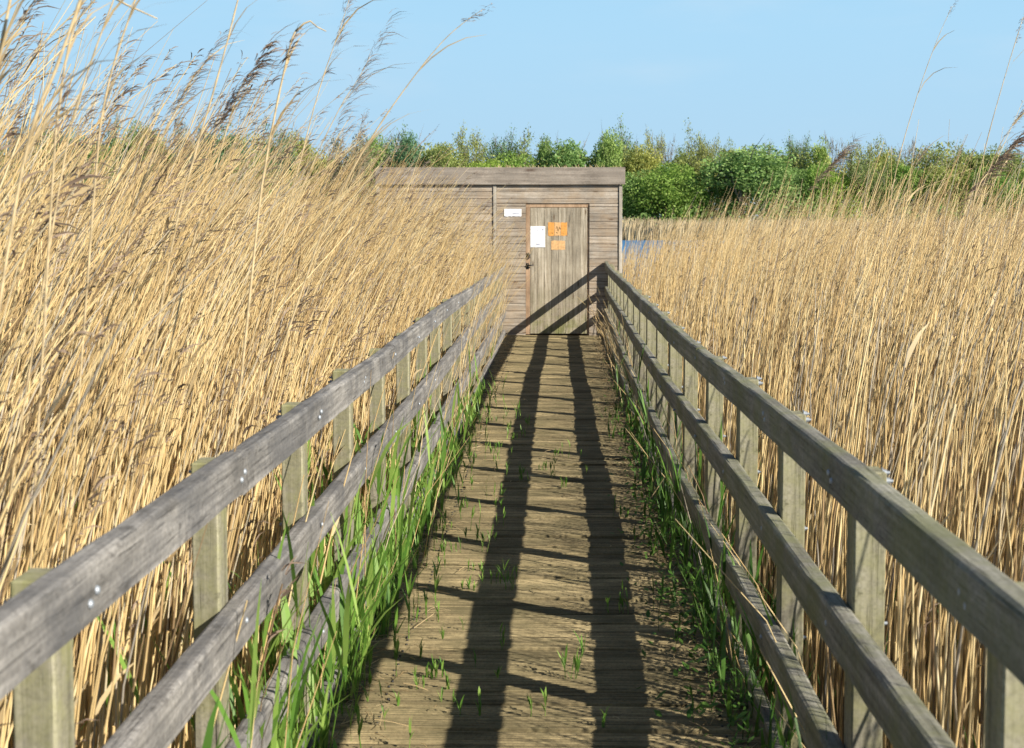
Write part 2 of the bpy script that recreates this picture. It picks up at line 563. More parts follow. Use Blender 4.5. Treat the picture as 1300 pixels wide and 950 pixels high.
def build_boardwalk():
    root = empty('boardwalk', (0, -2.4, 0), 'worn grooved timber boardwalk running between the reeds to the hut door', 'boardwalk')
    root['kind'] = 'structure'
    mb = MB(); y = -2.4; pitch_ = 0.1405
    while y + pitch_ < HUT_Y - 0.02:
        w = pitch_ - random.uniform(0.009, 0.017)
        z = random.uniform(-0.006, 0.006)
        tilt = random.uniform(-0.005, 0.005)
        x0 = DX0 + random.uniform(-0.012, 0.012); x1 = right_x(y) + 0.045 + random.uniform(-0.012, 0.012)
        # six grooves pressed along each board, as one strip section with real thickness
        prof = []
        ng = 6
        for g in range(ng):
            a = g / ng; b = (g + 1) / ng
            prof += [(a + 0.02, -0.0035), (a + 0.045, 0.0), (b - 0.045, 0.0), (b - 0.02, -0.0035)]
        vs = []
        sk = random.uniform(-0.006, 0.006)
        nseg = 5
        for s in range(nseg + 1):
            u = s / nseg
            x = x0 + (x1 - x0) * u
            dz = z + tilt * (u - 0.5) * 2 + 0.0015 * math.sin(u * 7 + y * 9)
            ysk = sk * (u - 0.5)
            for a, h in prof:
                vs.append((x, y + ysk + a * w, dz + h))
            vs.append((x, y + ysk + w, dz - 0.03)); vs.append((x, y + ysk, dz - 0.03))
        k = len(prof) + 2
        fs = []
        for s in range(nseg):
            for j in range(k):
                fs.append((s * k + j, (s + 1) * k + j, (s + 1) * k + (j + 1) % k, s * k + (j + 1) % k))
        fs.append(tuple(range(k))); fs.append(tuple(nseg * k + j for j in range(k - 1, -1, -1)))
        mb.quad_mesh(vs, fs)
        if y > 1.5:
            for sx in (-0.585, 0.555):
                for sy in (0.25, 0.75):
                    cx, cy = sx + random.uniform(-0.008, 0.008), y + w * sy
                    mb.tube([(cx, cy, z - 0.004), (cx, cy, z + 0.0035)], [0.0055, 0.005], 7, mat=1)
        y += pitch_
    mb.build('deck_boards', [M_DECK, M_BLACK], root)
    for xa in (-0.62, -0.03, 0.52):
        b = MB(); b.box(xa, xa + 0.07, -2.38, HUT_Y - 0.05, -0.20, -0.036, bev=0.004)
        b.build('beam', M_BEAM, root)


build_boardwalk()


# ------------------------------------------------------------------ railings
def smooth_interp(ys, vals, y):
    if y <= ys[0]: return vals[0]
    if y >= ys[-1]: return vals[-1]
    i = int(np.searchsorted(ys, y)) - 1
    i = max(0, min(i, len(ys) - 2))
    t = (y - ys[i]) / (ys[i + 1] - ys[i]); t = t * t * (3 - 2 * t)
    return vals[i] * (1 - t) + vals[i + 1] * t


def rail_section(w=0.05, h=0.10):
    r = 0.010; a = w / 2
    return [(-a, -h), (a, -h), (a, -r), (a - r * 0.3, -r * 0.3), (a - r, 0), (-a + r, 0), (-a + r * 0.3, -r * 0.3), (-a, -r)]


bolt_mesh = None


def bolt_object(parent, y, z, xin, xout, s):
    """coach bolt: domed head on the rail, shank through the post, washer and nut outside. s = +1 when the deck is towards -x"""
    mb = MB()
    L = abs(xout - xin)
    prof = [(-0.006, 0.001), (-0.005, 0.0055), (-0.002, 0.008), (0.0, 0.0085), (0.001, 0.004), (L - 0.001, 0.004), (L + 0.0005, 0.013),
            (L + 0.003, 0.013), (L + 0.0035, 0.0085), (L + 0.012, 0.0085), (L + 0.0125, 0.0045), (L + 0.020, 0.0045)]
    mb.tube([(xin + s * d, y, z) for d, _ in prof], [r for _, r in prof], 10, smooth=False)
    mb.build('bolt', M_STEEL, parent, loc=(xin, y, z))


def build_railing(side):
    left = side < 0
    y0 = 3.74 - 1.2 * 5 if left else 3.70 - 1.2 * 5
    ys = [y0 + 1.2 * k + random.uniform(-0.04, 0.04) for k in range(22)]
    if left: ys = ys[:-1] if ys[-1] > HUT_Y - 0.1 else ys
    ys = [y for y in ys if y < HUT_Y - 0.12]
    ys = [y for y in ys if y < 22.3] + [22.72, HUT_Y - 0.055]
    if left:
        lab = 'sunlit grey railing of three weathered timber rails along the side with taller leaning reeds'
    else:
        lab = 'shaded railing of three greenish timber rails whose shadow falls across the boardwalk'
    xbase = -0.85 if left else 0.75
    root = empty('railing', (xbase, ys[0], 0), lab, 'railing', 'railings beside the boardwalk')
    jx = [random.uniform(-0.008, 0.008) for _ in ys]
    jz = [random.uniform(-0.014, 0.014) for _ in ys]
    jz2 = [random.uniform(-0.014, 0.014) for _ in ys]
    for i, y in enumerate(ys):
        if not left: jz[i] -= 0.030 * math.exp(-((y - 9.0) / 2.5) ** 2)
        if y < 6: jx[i] *= 0.3; jz[i] *= 0.3; jz2[i] *= 0.35
    if not left:
        for i, y in enumerate(ys):
            if y > 22.5: jz[i] = 0.02
    mat = M_RAIL_SUN if left else M_RAIL_SHADE

    def inner(y):
        return -0.75 if left else right_x(y)

    def ztop(y, base):
        if left: return base + float(np.interp(y, [6, 24], [0.0, -0.035 if base > 1 else 0.0]))
        return base
    yend = HUT_Y - 0.005 if not left else HUT_Y - 0.02
    xo = 0.025
    for base, jj, first in ((1.10, jz, 2), (0.735, jz2, 4), (0.385, jz, 3)):
        # joints fall on posts
        jk = [i for i in range(first, len(ys) - 1, 3)]
        kys = [ys[0]] + [ys[i] for i in jk] + [ys[-1]]
        kx = [jx[0]] + [jx[i] * 1.3 for i in jk] + [jx[-1]]
        kz = [jj[0]] + [jj[i] * 1.3 for i in jk] + [jj[-1]]
        cuts = [ys[0] - 0.25] + [ys[i] for i in range(first, len(ys) - 1, 3)] + [yend]
        for a, b in zip(cuts[:-1], cuts[1:]):
            a2 = a + 0.0015; b2 = b - 0.0015
            n = max(3, int((b2 - a2) / 0.15))
            off = random.uniform(-0.004, 0.004)
            bow = random.uniform(-0.007, 0.007) * (0.4 if a < 6 else 1); bow2 = random.uniform(-0.008, 0.006) * (0.4 if a < 6 else 1)
            pts = []
            for i in range(n + 1):
                y = a2 + (b2 - a2) * i / n
                x = inner(y) + (-xo if left else xo) + float(np.interp(y, kys, kx)) + bow * math.sin(math.pi * i / n)
                z = ztop(y, base) + float(np.interp(y, kys, kz)) + off + bow2 * math.sin(math.pi * i / n)
                pts.append((x, y, z))
            mb = MB()
            mb.sweep(pts, rail_section())
            for i in range(len(mb.v)):
                v = mb.v[i]
                mb.v[i] = (v[0] + random.uniform(-.0012, .0012), v[1], v[2] + random.uniform(-.0015, .0015))
            mb.build('rail', mat, root)
    # kerb board low beside the deck
    for a, b in ((ys[0] - 0.25, 7.4), (7.402, 14.3), (14.302, yend - 0.03)):
        n = int((b - a) / 0.3)
        pts = [((inner(a + (b - a) * i / n) + (-0.03 if left else 0.03)), a + (b - a) * i / n,
                0.075 + 0.006 * math.sin(i * 1.3)) for i in range(n + 1)]
        mb = MB(); mb.sweep(pts, rail_section(0.045, 0.12)); mb.build('kerb_board', mat, root)
    for i, y in enumerate(ys):
        x_in = inner(y) + (-0.05 if left else 0.05) + jx[i]
        top = ztop(y, 1.10) + jz[i] - (0.015 if left else 0.04) + random.uniform(-0.008, 0.006)
        w = (0.068 if left else 0.074) + random.uniform(-0.003, 0.003)
        xa, xb = (x_in - w, x_in) if left else (x_in, x_in + w)
        mb = MB(); mb.box(xa, xb, y - 0.05, y + 0.05, MUD_Z - 0.2, top, bev=0.004, jit=0.0008)
        lean = random.uniform(-0.006, 0.006)
        p = mb.build('post', M_POST, root, loc=(x_in, y, 0))
        if y < 14 and y > 1.2:
            s = -1 if left else 1
            xr = x_in - s * 0.05
            for zz in (1.05, 0.685) + ((0.335,) if y < 6 else ()):
                bolt_object(p, y + 0.018, zz + jz[i], xr, x_in + s * w, s)
            if y < 7:
                bolt_object(p, y - 0.020, 1.048 + jz[i] - 0.012, xr, x_in + s * w, s)
    return root


build_railing(-1)
build_railing(1)


# ------------------------------------------------------------------ hut
def hx(px): return (px - 705.0) / 83.5
def hz(py): return 1.64 - (py - 288.0) / 83.5


def build_hut():
    hut = empty('wooden_hut', (-0.8, HUT_Y, 0), 'weathered timber bird hide with a flat roof at the end of the boardwalk', 'hut')
    XL, XR = -2.72, 1.005
    DEPTH = 2.6
    Yb = HUT_Y + DEPTH
    ZB, ZT = -0.32, 2.46
    xdl, xdr, zdt = hx(667.5), hx(748), hz(258.5)
    face = HUT_Y + 0.020          # the cladding's front
    mb = MB(); z = ZB; k = 0

    def board(xa, xb, z, h):
        jy = random.uniform(-0.002, 0.002)
        # a cladding board: a bevelled lip along its lower edge
        vs = []
        for x in (xa + 0.001, xb - 0.001):
            vs += [(x, face + jy, z + 0.002), (x, face + jy + 0.001, z + h - 0.010), (x, face + 0.012, z + h - 0.003), (x, face + 0.022, z + h - 0.003),
                   (x, face + 0.022, z + 0.002)]
        fs = [(j, j + 5, (j + 1) % 5 + 5, (j + 1) % 5) for j in range(5)] + [(4, 3, 2, 1, 0), (5, 6, 7, 8, 9)]
        mb.quad_mesh(vs, [f[::-1] for f in fs])
    H = 0.1135
    while z < 2.33:
        h = min(H, 2.33 - z)
        board(XL + 0.05, hx(626.0), z, h)
        if z + h <= zdt + 0.002 or z < zdt:
            if z + h <= zdt:
                board(hx(630.5), xdl, z, h); board(xdr, hx(785), z, h)
            else:
                board(hx(630.5), xdl, z, zdt - z); board(xdr, hx(785), z, zdt - z)
                if z + h - zdt > 0.01: board(hx(630.5), hx(785), zdt, z + h - zdt)
        else:
            board(hx(630.5), hx(785), z, h)
        z += H
    # solid wall behind the boards, with the doorway left open
    yb0 = face + 0.023
    mb.box(XL + 0.03, xdl - 0.002, yb0, yb0 + 0.05, ZB, 2.4, 1)
    mb.box(xdr + 0.002, XR - 0.03, yb0, yb0 + 0.05, ZB, 2.4, 1)
    mb.box(xdl - 0.002, xdr + 0.002, yb0, yb0 + 0.05, zdt + 0.004, 2.4, 1)
    mb.build('front_wall', [M_SIDING, M_BEAM], hut)
    for xs, s in ((XL, -1), (XR, 1)):
        mb = MB(); z = ZB
        while z < 2.33:
            h = min(H, 2.33 - z)
            xa = xs - s * 0.03
            mb.box(min(xa, xa + s * 0.02), max(xa, xa + s * 0.02), face + 0.08, Yb - 0.02, z + 0.002, z + h - 0.004)
            z += H
        mb.box(min(xs - s * 0.08, xs - s * 0.032), max(xs - s * 0.08, xs - s * 0.032), face + 0.08, Yb - 0.03, ZB, 2.33)
        mb.build('side_wall', M_SIDING_SIDE, hut)
    mb = MB(); z = ZB
    while z < 2.2:
        h = min(H, 2.2 - z); mb.box(XL + 0.02, XR - 0.02, Yb - 0.018, Yb, z + 0.002, z + h - 0.004); z += H
    mb.build('back_wall', M_SIDING, hut)
    for a, b, lo in ((626.2, 630.2, ZB), (785.2, 789.3, ZB)):
        mb = MB(); mb.box(hx(a), hx(b), face - 0.016, face + 0.045, lo, hz(235.5), bev=0.003); mb.build('corner_trim', M_TRIM, hut)
    mb = MB(); mb.box(XL, XL + 0.05, face - 0.016, face + 0.045, ZB, hz(235.5), bev=0.003); mb.build('corner_trim', M_TRIM, hut)
    # roof: slab with a deep fascia at the front
    mb = MB()
    vs = []
    x0, x1 = XL - 0.04, XR + 0.035
    yf, yb = HUT_Y + 0.002, Yb + 0.15
    zt0, zt1 = hz(214.8), hz(214.8) - 0.10
    for x in (x0, x1):
        vs += [(x, yf, zt0), (x, yb, zt1), (x, yb, zt1 - 0.14), (x, yf, zt0 - 0.14)]
    mb.quad_mesh(vs, [(0, 1, 2, 3), (4, 7, 6, 5), (0, 4, 5, 1), (3, 2, 6, 7), (0, 3, 7, 4), (1, 5, 6, 2)])
    roof = mb.build('roof', M_FELT, hut)
    mb = MB(); mb.box(hx(492) - 0.18, hx(792.7), HUT_Y - 0.028, HUT_Y, hz(235), hz(213.3), bev=0.003)
    mb.build('fascia_board', M_FASCIA, hut)
    mb = MB(); mb.box(hx(792.7) - 0.027, hx(792.7) - 0.002, HUT_Y + 0.002, yb, hz(233), hz(215) - 0.04, bev=0.003)
    # stubble of dry stalks growing along the roof edge
    bag = Bag(); n = 260
    xs = rng.uniform(hx(500), hx(790), n); yy = HUT_Y + rng.uniform(0.02, 0.5, n)
    hh = rng.uniform(0.03, 0.085, n) * (0.55 + 0.45 * (xs > -1.0)) + 0.0
    ln = rng.normal(-0.35, 0.25, n)
    P = np.zeros((n, 3, 3))
    for i, t in enumerate((0, 0.5, 1.0)):
        P[:, i, 0] = xs + ln * hh * t; P[:, i, 1] = yy; P[:, i, 2] = zt0 - 0.02 * (yy - HUT_Y) - 0.02 + (hh + 0.02) * t
    sd = np.stack([np.ones(n), rng.normal(0, .3, n), np.zeros(n)], 1)
    ribbons(bag, P - np.array(hut.location), np.tile(np.array([0.006, 0.005, 0.0015]), (n, 1)), sd, 0)
    st = bag.obj('roof_stubble', [M_LEAFDRY], parent=roof)
    st['kind'] = 'stuff'
    # door
    fy = face + 0.018
    fr = MB()
    fw = 0.062
    fr.box(xdl + 0.001, xdl + fw, fy, fy + 0.05, 0.0, zdt - fw, bev=0.003)
    fr.box(xdl + 0.001, xdr - 0.001, fy, fy + 0.05, zdt - fw, zdt - 0.001, bev=0.003)
    fr.box(xdr - 0.03, xdr - 0.001, fy + 0.002, fy + 0.05, 0.0, zdt - fw, bev=0.003)
    fr.build('door_frame', M_FRAME, hut)
    dy = fy + 0.006
    dr = MB()
    xa, xb = xdl + fw + 0.004, xdr - 0.034
    npl = 8; w = (xb - xa) / npl
    for i in range(npl):
        j = random.uniform(-0.0015, 0.0015)
        dr.box(xa + i * w + 0.0015, xa + (i + 1) * w - 0.0015, dy + j, dy + 0.03, 0.012, zdt - fw - 0.004, bev=0.0025)
    dr.box(xa, xb, dy + 0.031, dy + 0.045, 0.012, zdt - fw - 0.004, 1)
    door = dr.build('door', [M_DOORW, M_BEAM], hut, loc=(xa, dy, 0))
    # lock above, lever handle below, both on the frame side of the door
    lk = MB(); lx, lz = hx(670.2), hz(324.5)
    lk.tube([(lx, dy - 0.022, lz + 0.012), (lx, dy, lz + 0.012)], [0.030, 0.033], 14)
    lk.tube([(lx + 0.004, dy - 0.034, lz + 0.014), (lx + 0.004, dy - 0.02, lz + 0.014)], [0.016, 0.016], 10)
    ring = [(lx + 0.027 * math.cos(t), dy - 0.02, lz - 0.022 + 0.027 * math.sin(t)) for t in np.linspace(0, 2 * math.pi, 15)]
    lk.tube(ring, [0.005] * 15, 6)
    lk.build('lock', M_BLACK, door)
    hd = MB(); hx0, hz0 = hx(669.5), hz(337.5)
    hd.box(hx0 - 0.022, hx0 + 0.022, dy - 0.010, dy + 0.0, hz0 - 0.055, hz0 + 0.04, bev=0.003)
    hd.tube([(hx0, dy - 0.012, hz0 + 0.008), (hx0, dy - 0.045, hz0 + 0.008)], [0.014, 0.013], 10)
    hd.tube([(hx0, dy - 0.045, hz0 + 0.008), (hx0 + 0.04, dy - 0.048, hz0 + 0.006), (hx0 + 0.095, dy - 0.046, hz0 + 0.014)],
            [0.012, 0.011, 0.009], 8)
    hd.build('handle', M_BLACK, door)
    return dy, face


DOOR_Y, FACE_Y = build_hut()


def notice(name, label, cat, x0, x1, z0, z1, yfront, mat, ink, torn=False):
    root = empty(name, ((x0 + x1) / 2, yfront, z0), label, cat, 'notices on the hut')
    mb = MB()
    n = 12
    top = [(x0 + (x1 - x0) * i / n, z1) for i in range(n + 1)]
    bot = [(x0 + (x1 - x0) * i / n, z0 + (random.uniform(-0.006, 0.010) if torn else 0)) for i in range(n + 1)]
    vs = []
    for (xt, zt), (xb, zb) in zip(top, bot):
        c = 0.0018 * math.sin(xt * 35)
        vs += [(xt, yfront - 0.002 - abs(c), zt), (xb, yfront - 0.002 - abs(c), zb), (xb, yfront, zb), (xt, yfront, zt)]
    fs = []
    for i in range(n):
        for j in range(4):
            fs.append((i * 4 + j, i * 4 + (j + 1) % 4, (i + 1) * 4 + (j + 1) % 4, (i + 1) * 4 + j))
    fs += [(0, 3, 2, 1), (n * 4, n * 4 + 1, n * 4 + 2, n * 4 + 3)]
    mb.quad_mesh(vs, fs)
    mb.build('sheet', mat, root)
    pr = MB()
    for (a, b, c, d, mi) in ink:
        pr.box(x0 + a * (x1 - x0), x0 + b * (x1 - x0), yfront - 0.0060, yfront - 0.0045, z0 + c * (z1 - z0), z0 + d * (z1 - z0), mi)
    if pr.v: pr.build('print', [M_INK, M_INKD, M_BROWNINK], root)
    return root


ink = [(0.20, 0.52, 0.835, 0.85, 0), (0.28, 0.62, 0.79, 0.802, 0), (0.80, 0.88, 0.81, 0.86, 1), (0.2, 0.78, 0.62, 0.63, 0),
       (0.22, 0.74, 0.55, 0.56, 0), (0.24, 0.70, 0.49, 0.5, 0), (0.2, 0.76, 0.36, 0.37, 0), (0.24, 0.66, 0.30, 0.31, 0),
       (0.36, 0.62, 0.145, 0.165, 1), (0.40, 0.66, 0.115, 0.13, 0)]
notice('notice', 'white sheet of paper with pale print pinned upright on the door', 'notice',
       hx(673.4), hx(692), hz(314), hz(287.4), DOOR_Y - 0.003, M_PAPER, ink)
ink = [(0.12, 0.7, 0.78, 0.81, 0), (0.1, 0.66, 0.62, 0.65, 0), (0.45, 0.9, 0.40, 0.44, 1), (0.5, 0.86, 0.28, 0.32, 0)]
notice('notice', 'small wide white notice with a ragged lower edge on the cladding beside the door', 'notice',
       hx(640.2), hx(662), hz(275), hz(265.6), FACE_Y - 0.004, M_PAPER, ink, True)


def sticker(name, label, x0, x1, z0, z1, mat, cols, marks):
    """sign faded onto the planks: one worn strip for each plank it crosses"""
    root = empty(name, ((x0 + x1) / 2, DOOR_Y, z0), label, 'sign', 'faded orange signs on the door')
    mb = MB()
    n = cols
    for i in range(n):
        a = x0 + (x1 - x0) * i / n + 0.002; b = x0 + (x1 - x0) * (i + 1) / n - 0.002
        k = 8
        zt = [z1 - random.uniform(0, 0.008) for _ in range(k + 1)]
        zb = [z0 + random.uniform(0, 0.018) for _ in range(k + 1)]
        vs = []
        for j in range(k + 1):
            x = a + (b - a) * j / k
            vs += [(x, DOOR_Y - 0.0042, zt[j]), (x, DOOR_Y - 0.0042, zb[j]), (x, DOOR_Y - 0.0030, zb[j]), (x, DOOR_Y - 0.0030, zt[j])]
        fs = []
        for j in range(k):
            for q in range(4):
                fs.append((j * 4 + q, j * 4 + (q + 1) % 4, (j + 1) * 4 + (q + 1) % 4, (j + 1) * 4 + q))
        fs += [(0, 3, 2, 1), (k * 4, k * 4 + 1, k * 4 + 2, k * 4 + 3)]
        mb.quad_mesh(vs, fs, 1 if (n > 2 and i == 1) else 0)
    mb.build('sheet', [mat, M_PEACH], root)
    if marks:
        pr = MB()
        for p in marks:
            pr.tube([(x0 + a * (x1 - x0), DOOR_Y - 0.0058, z0 + c * (z1 - z0)) for a, c in p], [0.0038] * len(p), 5)
        pr.build('print', M_BROWNINK, root)


sticker('sign', 'larger faded orange sign with worn dark strokes on the door planks', hx(695.5), hx(720), hz(300), hz(282.3),
        M_ORANGE, 3, [[(0.42, 0.55), (0.48, 0.66), (0.54, 0.36), (0.60, 0.64), (0.66, 0.50)], [(0.44, 0.30), (0.5, 0.22)],
                      [(0.20, 0.24), (0.26, 0.20)], [(0.46, 0.72), (0.50, 0.60)]])
sticker('sign', 'smaller and paler orange sign just below the larger orange one', hx(699.5), hx(717.5), hz(318), hz(305.3), M_PEACH, 2, [])


# ------------------------------------------------------------------ reeds
def curves(base, L, az, a, b, ts, wob=0.012):
    n = len(L); k = len(ts)
    P = np.zeros((n, k, 3))
    dx, dy = np.cos(az), np.sin(az)
    w1 = rng.normal(0, wob, n); w2 = rng.normal(0, wob, n)
    for i, t in enumerate(ts):
        h = L * (a * t + b * t ** 3.6)
        P[:, i, 0] = base[:, 0] + dx * h + w1 * L * math.sin(t * 5)
        P[:, i, 1] = base[:, 1] + dy * h + w2 * L * math.sin(t * 4 + 1)
        P[:, i, 2] = base[:, 2] + L * t * np.sqrt(np.maximum(0.2, 1 - (a + b * t * t) ** 2 * 0.8))
    return P


def add_reeds(bag, base, L, r, near, leafy=0.8, plume=0.25, lean=(0.07, 0.34), sidespread=0.35):
    n = len(L)
    az = rng.normal(0.0, sidespread, n) + 0.15
    a = rng.normal(lean[0], 0.06, n) * np.clip(L / 2.0, 0.3, 1)
    b = np.abs(rng.normal(lean[1], 0.06, n)) * np.clip((L - 1.1) / 1.2, 0.05, 1.15)
    ts = np.array([0, 0.3, 0.55, 0.78, 1.0]) if not near else np.array([0, 0.2, 0.4, 0.6, 0.8, 1.0])
    P = curves(base, L, az, a, b, ts)
    broken = rng.uniform(0, 1, n) < 0.38
    cut = np.where(broken, rng.uniform(0.35, 0.85, n), 1.0)
    L = L * cut; b = b * cut ** 2.6
    P = curves(base, L, az, a, b, ts)
    R = r[:, None] * (1 - np.where(broken, 0.25, 0.72)[:, None] * ts[None, :] ** 1.4)
    tubes(bag, P, R, 3 if not near else 4, 0)
    # dry leaves pulled out by the wind
    m = rng.poisson(leafy, n)
    idx = np.repeat(np.arange(n), m)
    if len(idx):
        t0 = rng.uniform(0.35, 0.92, len(idx))
        s = t0 * (len(ts) - 1) * 1.0
        tt = np.interp(t0, ts, np.arange(len(ts)))
        i0 = np.minimum(tt.astype(int), len(ts) - 2); fr = (tt - i0)[:, None]
        p0 = P[idx, i0] * (1 - fr) + P[idx, i0 + 1] * fr
        T = P[idx, i0 + 1] - P[idx, i0]; T /= np.linalg.norm(T, axis=1, keepdims=True)
        ln = rng.uniform(0.10, 0.34, len(idx)) * np.clip(L[idx] / 2.2, 0.6, 1.2)
        an = rng.normal(0.05, 0.8, len(idx))
        out = np.stack([np.cos(an), np.sin(an), rng.normal(0.05, 0.35, len(idx))], 1)
        Q = np.zeros((len(idx), 4, 3))
        up = rng.uniform(0.45, 1.1, len(idx))[:, None]
        for j, u in enumerate((0, 0.33, 0.66, 1.0)):
            Q[:, j] = p0 + (T * up * u * (1 - 0.2 * u) + out * (0.22 * u + 0.16 * u * u)) * ln[:, None]
            Q[:, j, 2] -= 0.08 * u ** 3 * ln
        W = (r[idx] * rng.uniform(0.8, 1.7, len(idx)))[:, None] * np.array([0.7, 1.0, 0.7, 0.08])[None, :]
        sd = np.cross(T, out); sd /= np.linalg.norm(sd, axis=1, keepdims=True) + 1e-9
        tw = rng.normal(0, 0.6, sd.shape); sd = sd + tw; sd /= np.linalg.norm(sd, axis=1, keepdims=True)
        ribbons(bag, Q, W, sd, 1)
    # feathery heads
    sel = np.where((rng.uniform(0, 1, n) < plume) & ~broken)[0]
    if len(sel):
        add_plumes(bag, P[sel, -1], P[sel, -1] - P[sel, -2], rng.uniform(0.6, 1.25, len(sel)), 2, r[sel])


def add_plumes(bag, tip, T, size, mat, rr, strands=16):
    n = len(tip)
    T = T / np.linalg.norm(T, axis=1, keepdims=True)
    k = strands
    idx = np.repeat(np.arange(n), k)
    m = len(idx)
    s = size[idx]
    off = rng.uniform(-0.17, 0.03, m) * s
    p0 = tip[idx] + T[idx] * off[:, None] + rng.normal(0, 0.006, (m, 3))
    an = rng.normal(0.0, 1.1, m)
    out = np.stack([np.cos(an), np.sin(an), rng.normal(-0.05, 0.3, m)], 1)
    ln = rng.uniform(0.015, 0.085, m) * s
    Q = np.zeros((m, 4, 3))
    for j, u in enumerate((0, 0.33, 0.66, 1.0)):
        Q[:, j] = p0 + (T[idx] * u * 0.8 + out * (0.15 * u + 0.55 * u * u)) * ln[:, None]
        Q[:, j, 2] -= 0.30 * u ** 3 * ln
    W = (np.clip(rr[idx] * 0.42, 0.0008, 0.004) * rng.uniform(0.6, 1.5, m))[:, None] * np.array([0.5, 1.0, 1.0, 0.15])[None, :]
    sd = rng.normal(0, 1, (m, 3)); sd /= np.linalg.norm(sd, axis=1, keepdims=True)
    ribbons(bag, Q, W, sd, mat)


def scatter(x0f, x1f, y0, y1, density):
    """points between x0f(y) and x1f(y)"""
    ys = []; xs = []
    step = 0.5
    y = y0
    while y < y1:
        a, b = x0f(y), x1f(y)
        if b > a:
            n = rng.poisson((b - a) * step * (density(y) if callable(density) else density))
            xs.append(rng.uniform(a, b, n)); ys.append(rng.uniform(y, y + step, n))
        y += step
    return np.concatenate(xs), np.concatenate(ys)


def clump(x, y, s=1.0):
    """patchiness of the bed, -1..1"""
    return (np.sin(x * 2.3 * s + 1.7 * np.sin(y * 1.1 * s)) + np.sin(y * 2.9 * s + 1.3 * np.sin(x * 1.9 * s)) + np.sin((x + y) * 5.1 * s)) / 3


HUTM = lambda x, y: (x > -2.85) & (x < 1.1) & (y > HUT_Y - 0.12) & (y < HUT_Y + 2.9)


def build_left():
    bag = Bag()
    # main bed
    for (y0, y1, dens, near) in ((1.2, 9, 165, True), (9, 20, 150, False), (20, 44, 75, False)):
        x, y = scatter(lambda q: -0.385 * q - 1.6, lambda q: -0.93 if q < HUT_Y + 1 else -3.0, y0, y1, dens)
        keep = ~HUTM(x, y)
        # nobody sees the far interior low down: thin it out there
        x, y = x[keep], y[keep]
        d = -0.93 - x
        mean = np.interp(y, [2, 5, 9, 16, 26, 44], [1.60, 1.70, 1.83, 1.90, 1.92, 1.85])
        h = rng.normal(mean, 0.29) + 0.16 * clump(x, y)
        tall = rng.uniform(0, 1, len(x)) < np.interp(y, [3, 12, 20], [0.38, 0.26, 0.12])
        h = h + tall * rng.uniform(0.15, 1.0, len(x)) ** 1.2
        # beside the railing the reeds are kept down near the viewer, further on they lean over it
        lim = 0.72 + 1.12 * d + np.interp(y, [8, 12, 15, 18], [0, 0.05, 0.25, 0.45]) + rng.normal(0, 0.14, len(x))
        h = np.minimum(h, np.maximum(lim, 0.15))
        L = h - MUD_Z
        r = np.interp(y, [2, 10, 25, 44], [0.0054, 0.0053, 0.0058, 0.0085]) * rng.uniform(0.7, 1.35, len(x))
        base = np.stack([x, y, np.full(len(x), MUD_Z)], 1)
        add_reeds(bag, base, L, r, near, leafy=0.5, plume=np.where(tall, 0.5, 0.02), lean=(0.06, 0.17))
    o = bag.obj('tall_reed_bed', [M_STRAW, M_LEAFDRY, M_PLUME])
    tag(o, 'dense bed of tall dry straw-coloured reeds leaning in the wind beside the sunlit railing', 'reeds', kind='stuff')


def build_right():
    bag = Bag()
    for (y0, y1, dens, near) in ((0.2, 9, 165, True), (9, 20, 140, False), (20, 43, 80, False)):
        x, y = scatter(lambda q: (0.90 if q < HUT_Y - 0.4 else 1.15) if q < HUT_Y + 3 else -2.6, lambda q: 0.31 * q + 2.6, y0, y1, dens)
        keep = ~HUTM(x, y)
        keep &= ~((y > 21.5) & (x < 2.6) & (rng.uniform(0, 1, len(x)) < 0.5))
        x, y = x[keep], y[keep]
        d = x - 0.90
        mean = np.interp(y, [2, 8, 16, 24, 43], [1.42, 1.42, 1.40, 1.35, 1.30]) + np.interp(x, [1, 3, 8], [0, 0.06, 0.14])
        h = rng.normal(mean, 0.20) + 0.12 * clump(x, y)
        u = rng.uniform(0, 1, len(x))
        h = h + (u < np.interp(x, [1.5, 3], [0.12, 0.22])) * rng.uniform(0.1, 1.05, len(x)) * np.interp(x, [1, 2.2], [0.6, 1])
        lim = np.where(rng.uniform(0, 1, len(x)) < 0.55, 0.86, 0.45) + 0.74 * d + rng.normal(0, 0.09, len(x)) + (rng.uniform(0, 1, len(x)) < np.interp(y, [7, 12], [0.15, 0.05])) * rng.uniform(0, 0.9, len(x))
        h = np.minimum(h, np.maximum(lim, 0.1))
        L = h - MUD_Z
        r = np.interp(y, [2, 10, 25, 43], [0.0057, 0.0055, 0.0056, 0.0072]) * rng.uniform(0.7, 1.4, len(x))
        base = np.stack([x, y, np.full(len(x), MUD_Z)], 1)
        add_reeds(bag, base, L, r, near, leafy=0.26, plume=0.025, lean=(0.025, 0.15), sidespread=0.5)
    o = bag.obj('shorter_reed_bed', [M_STRAW, M_LEAFDRY, M_PLUME])
    tag(o, 'dense bed of shorter dry reeds reaching from the shaded railing out to the lake', 'reeds', kind='stuff')


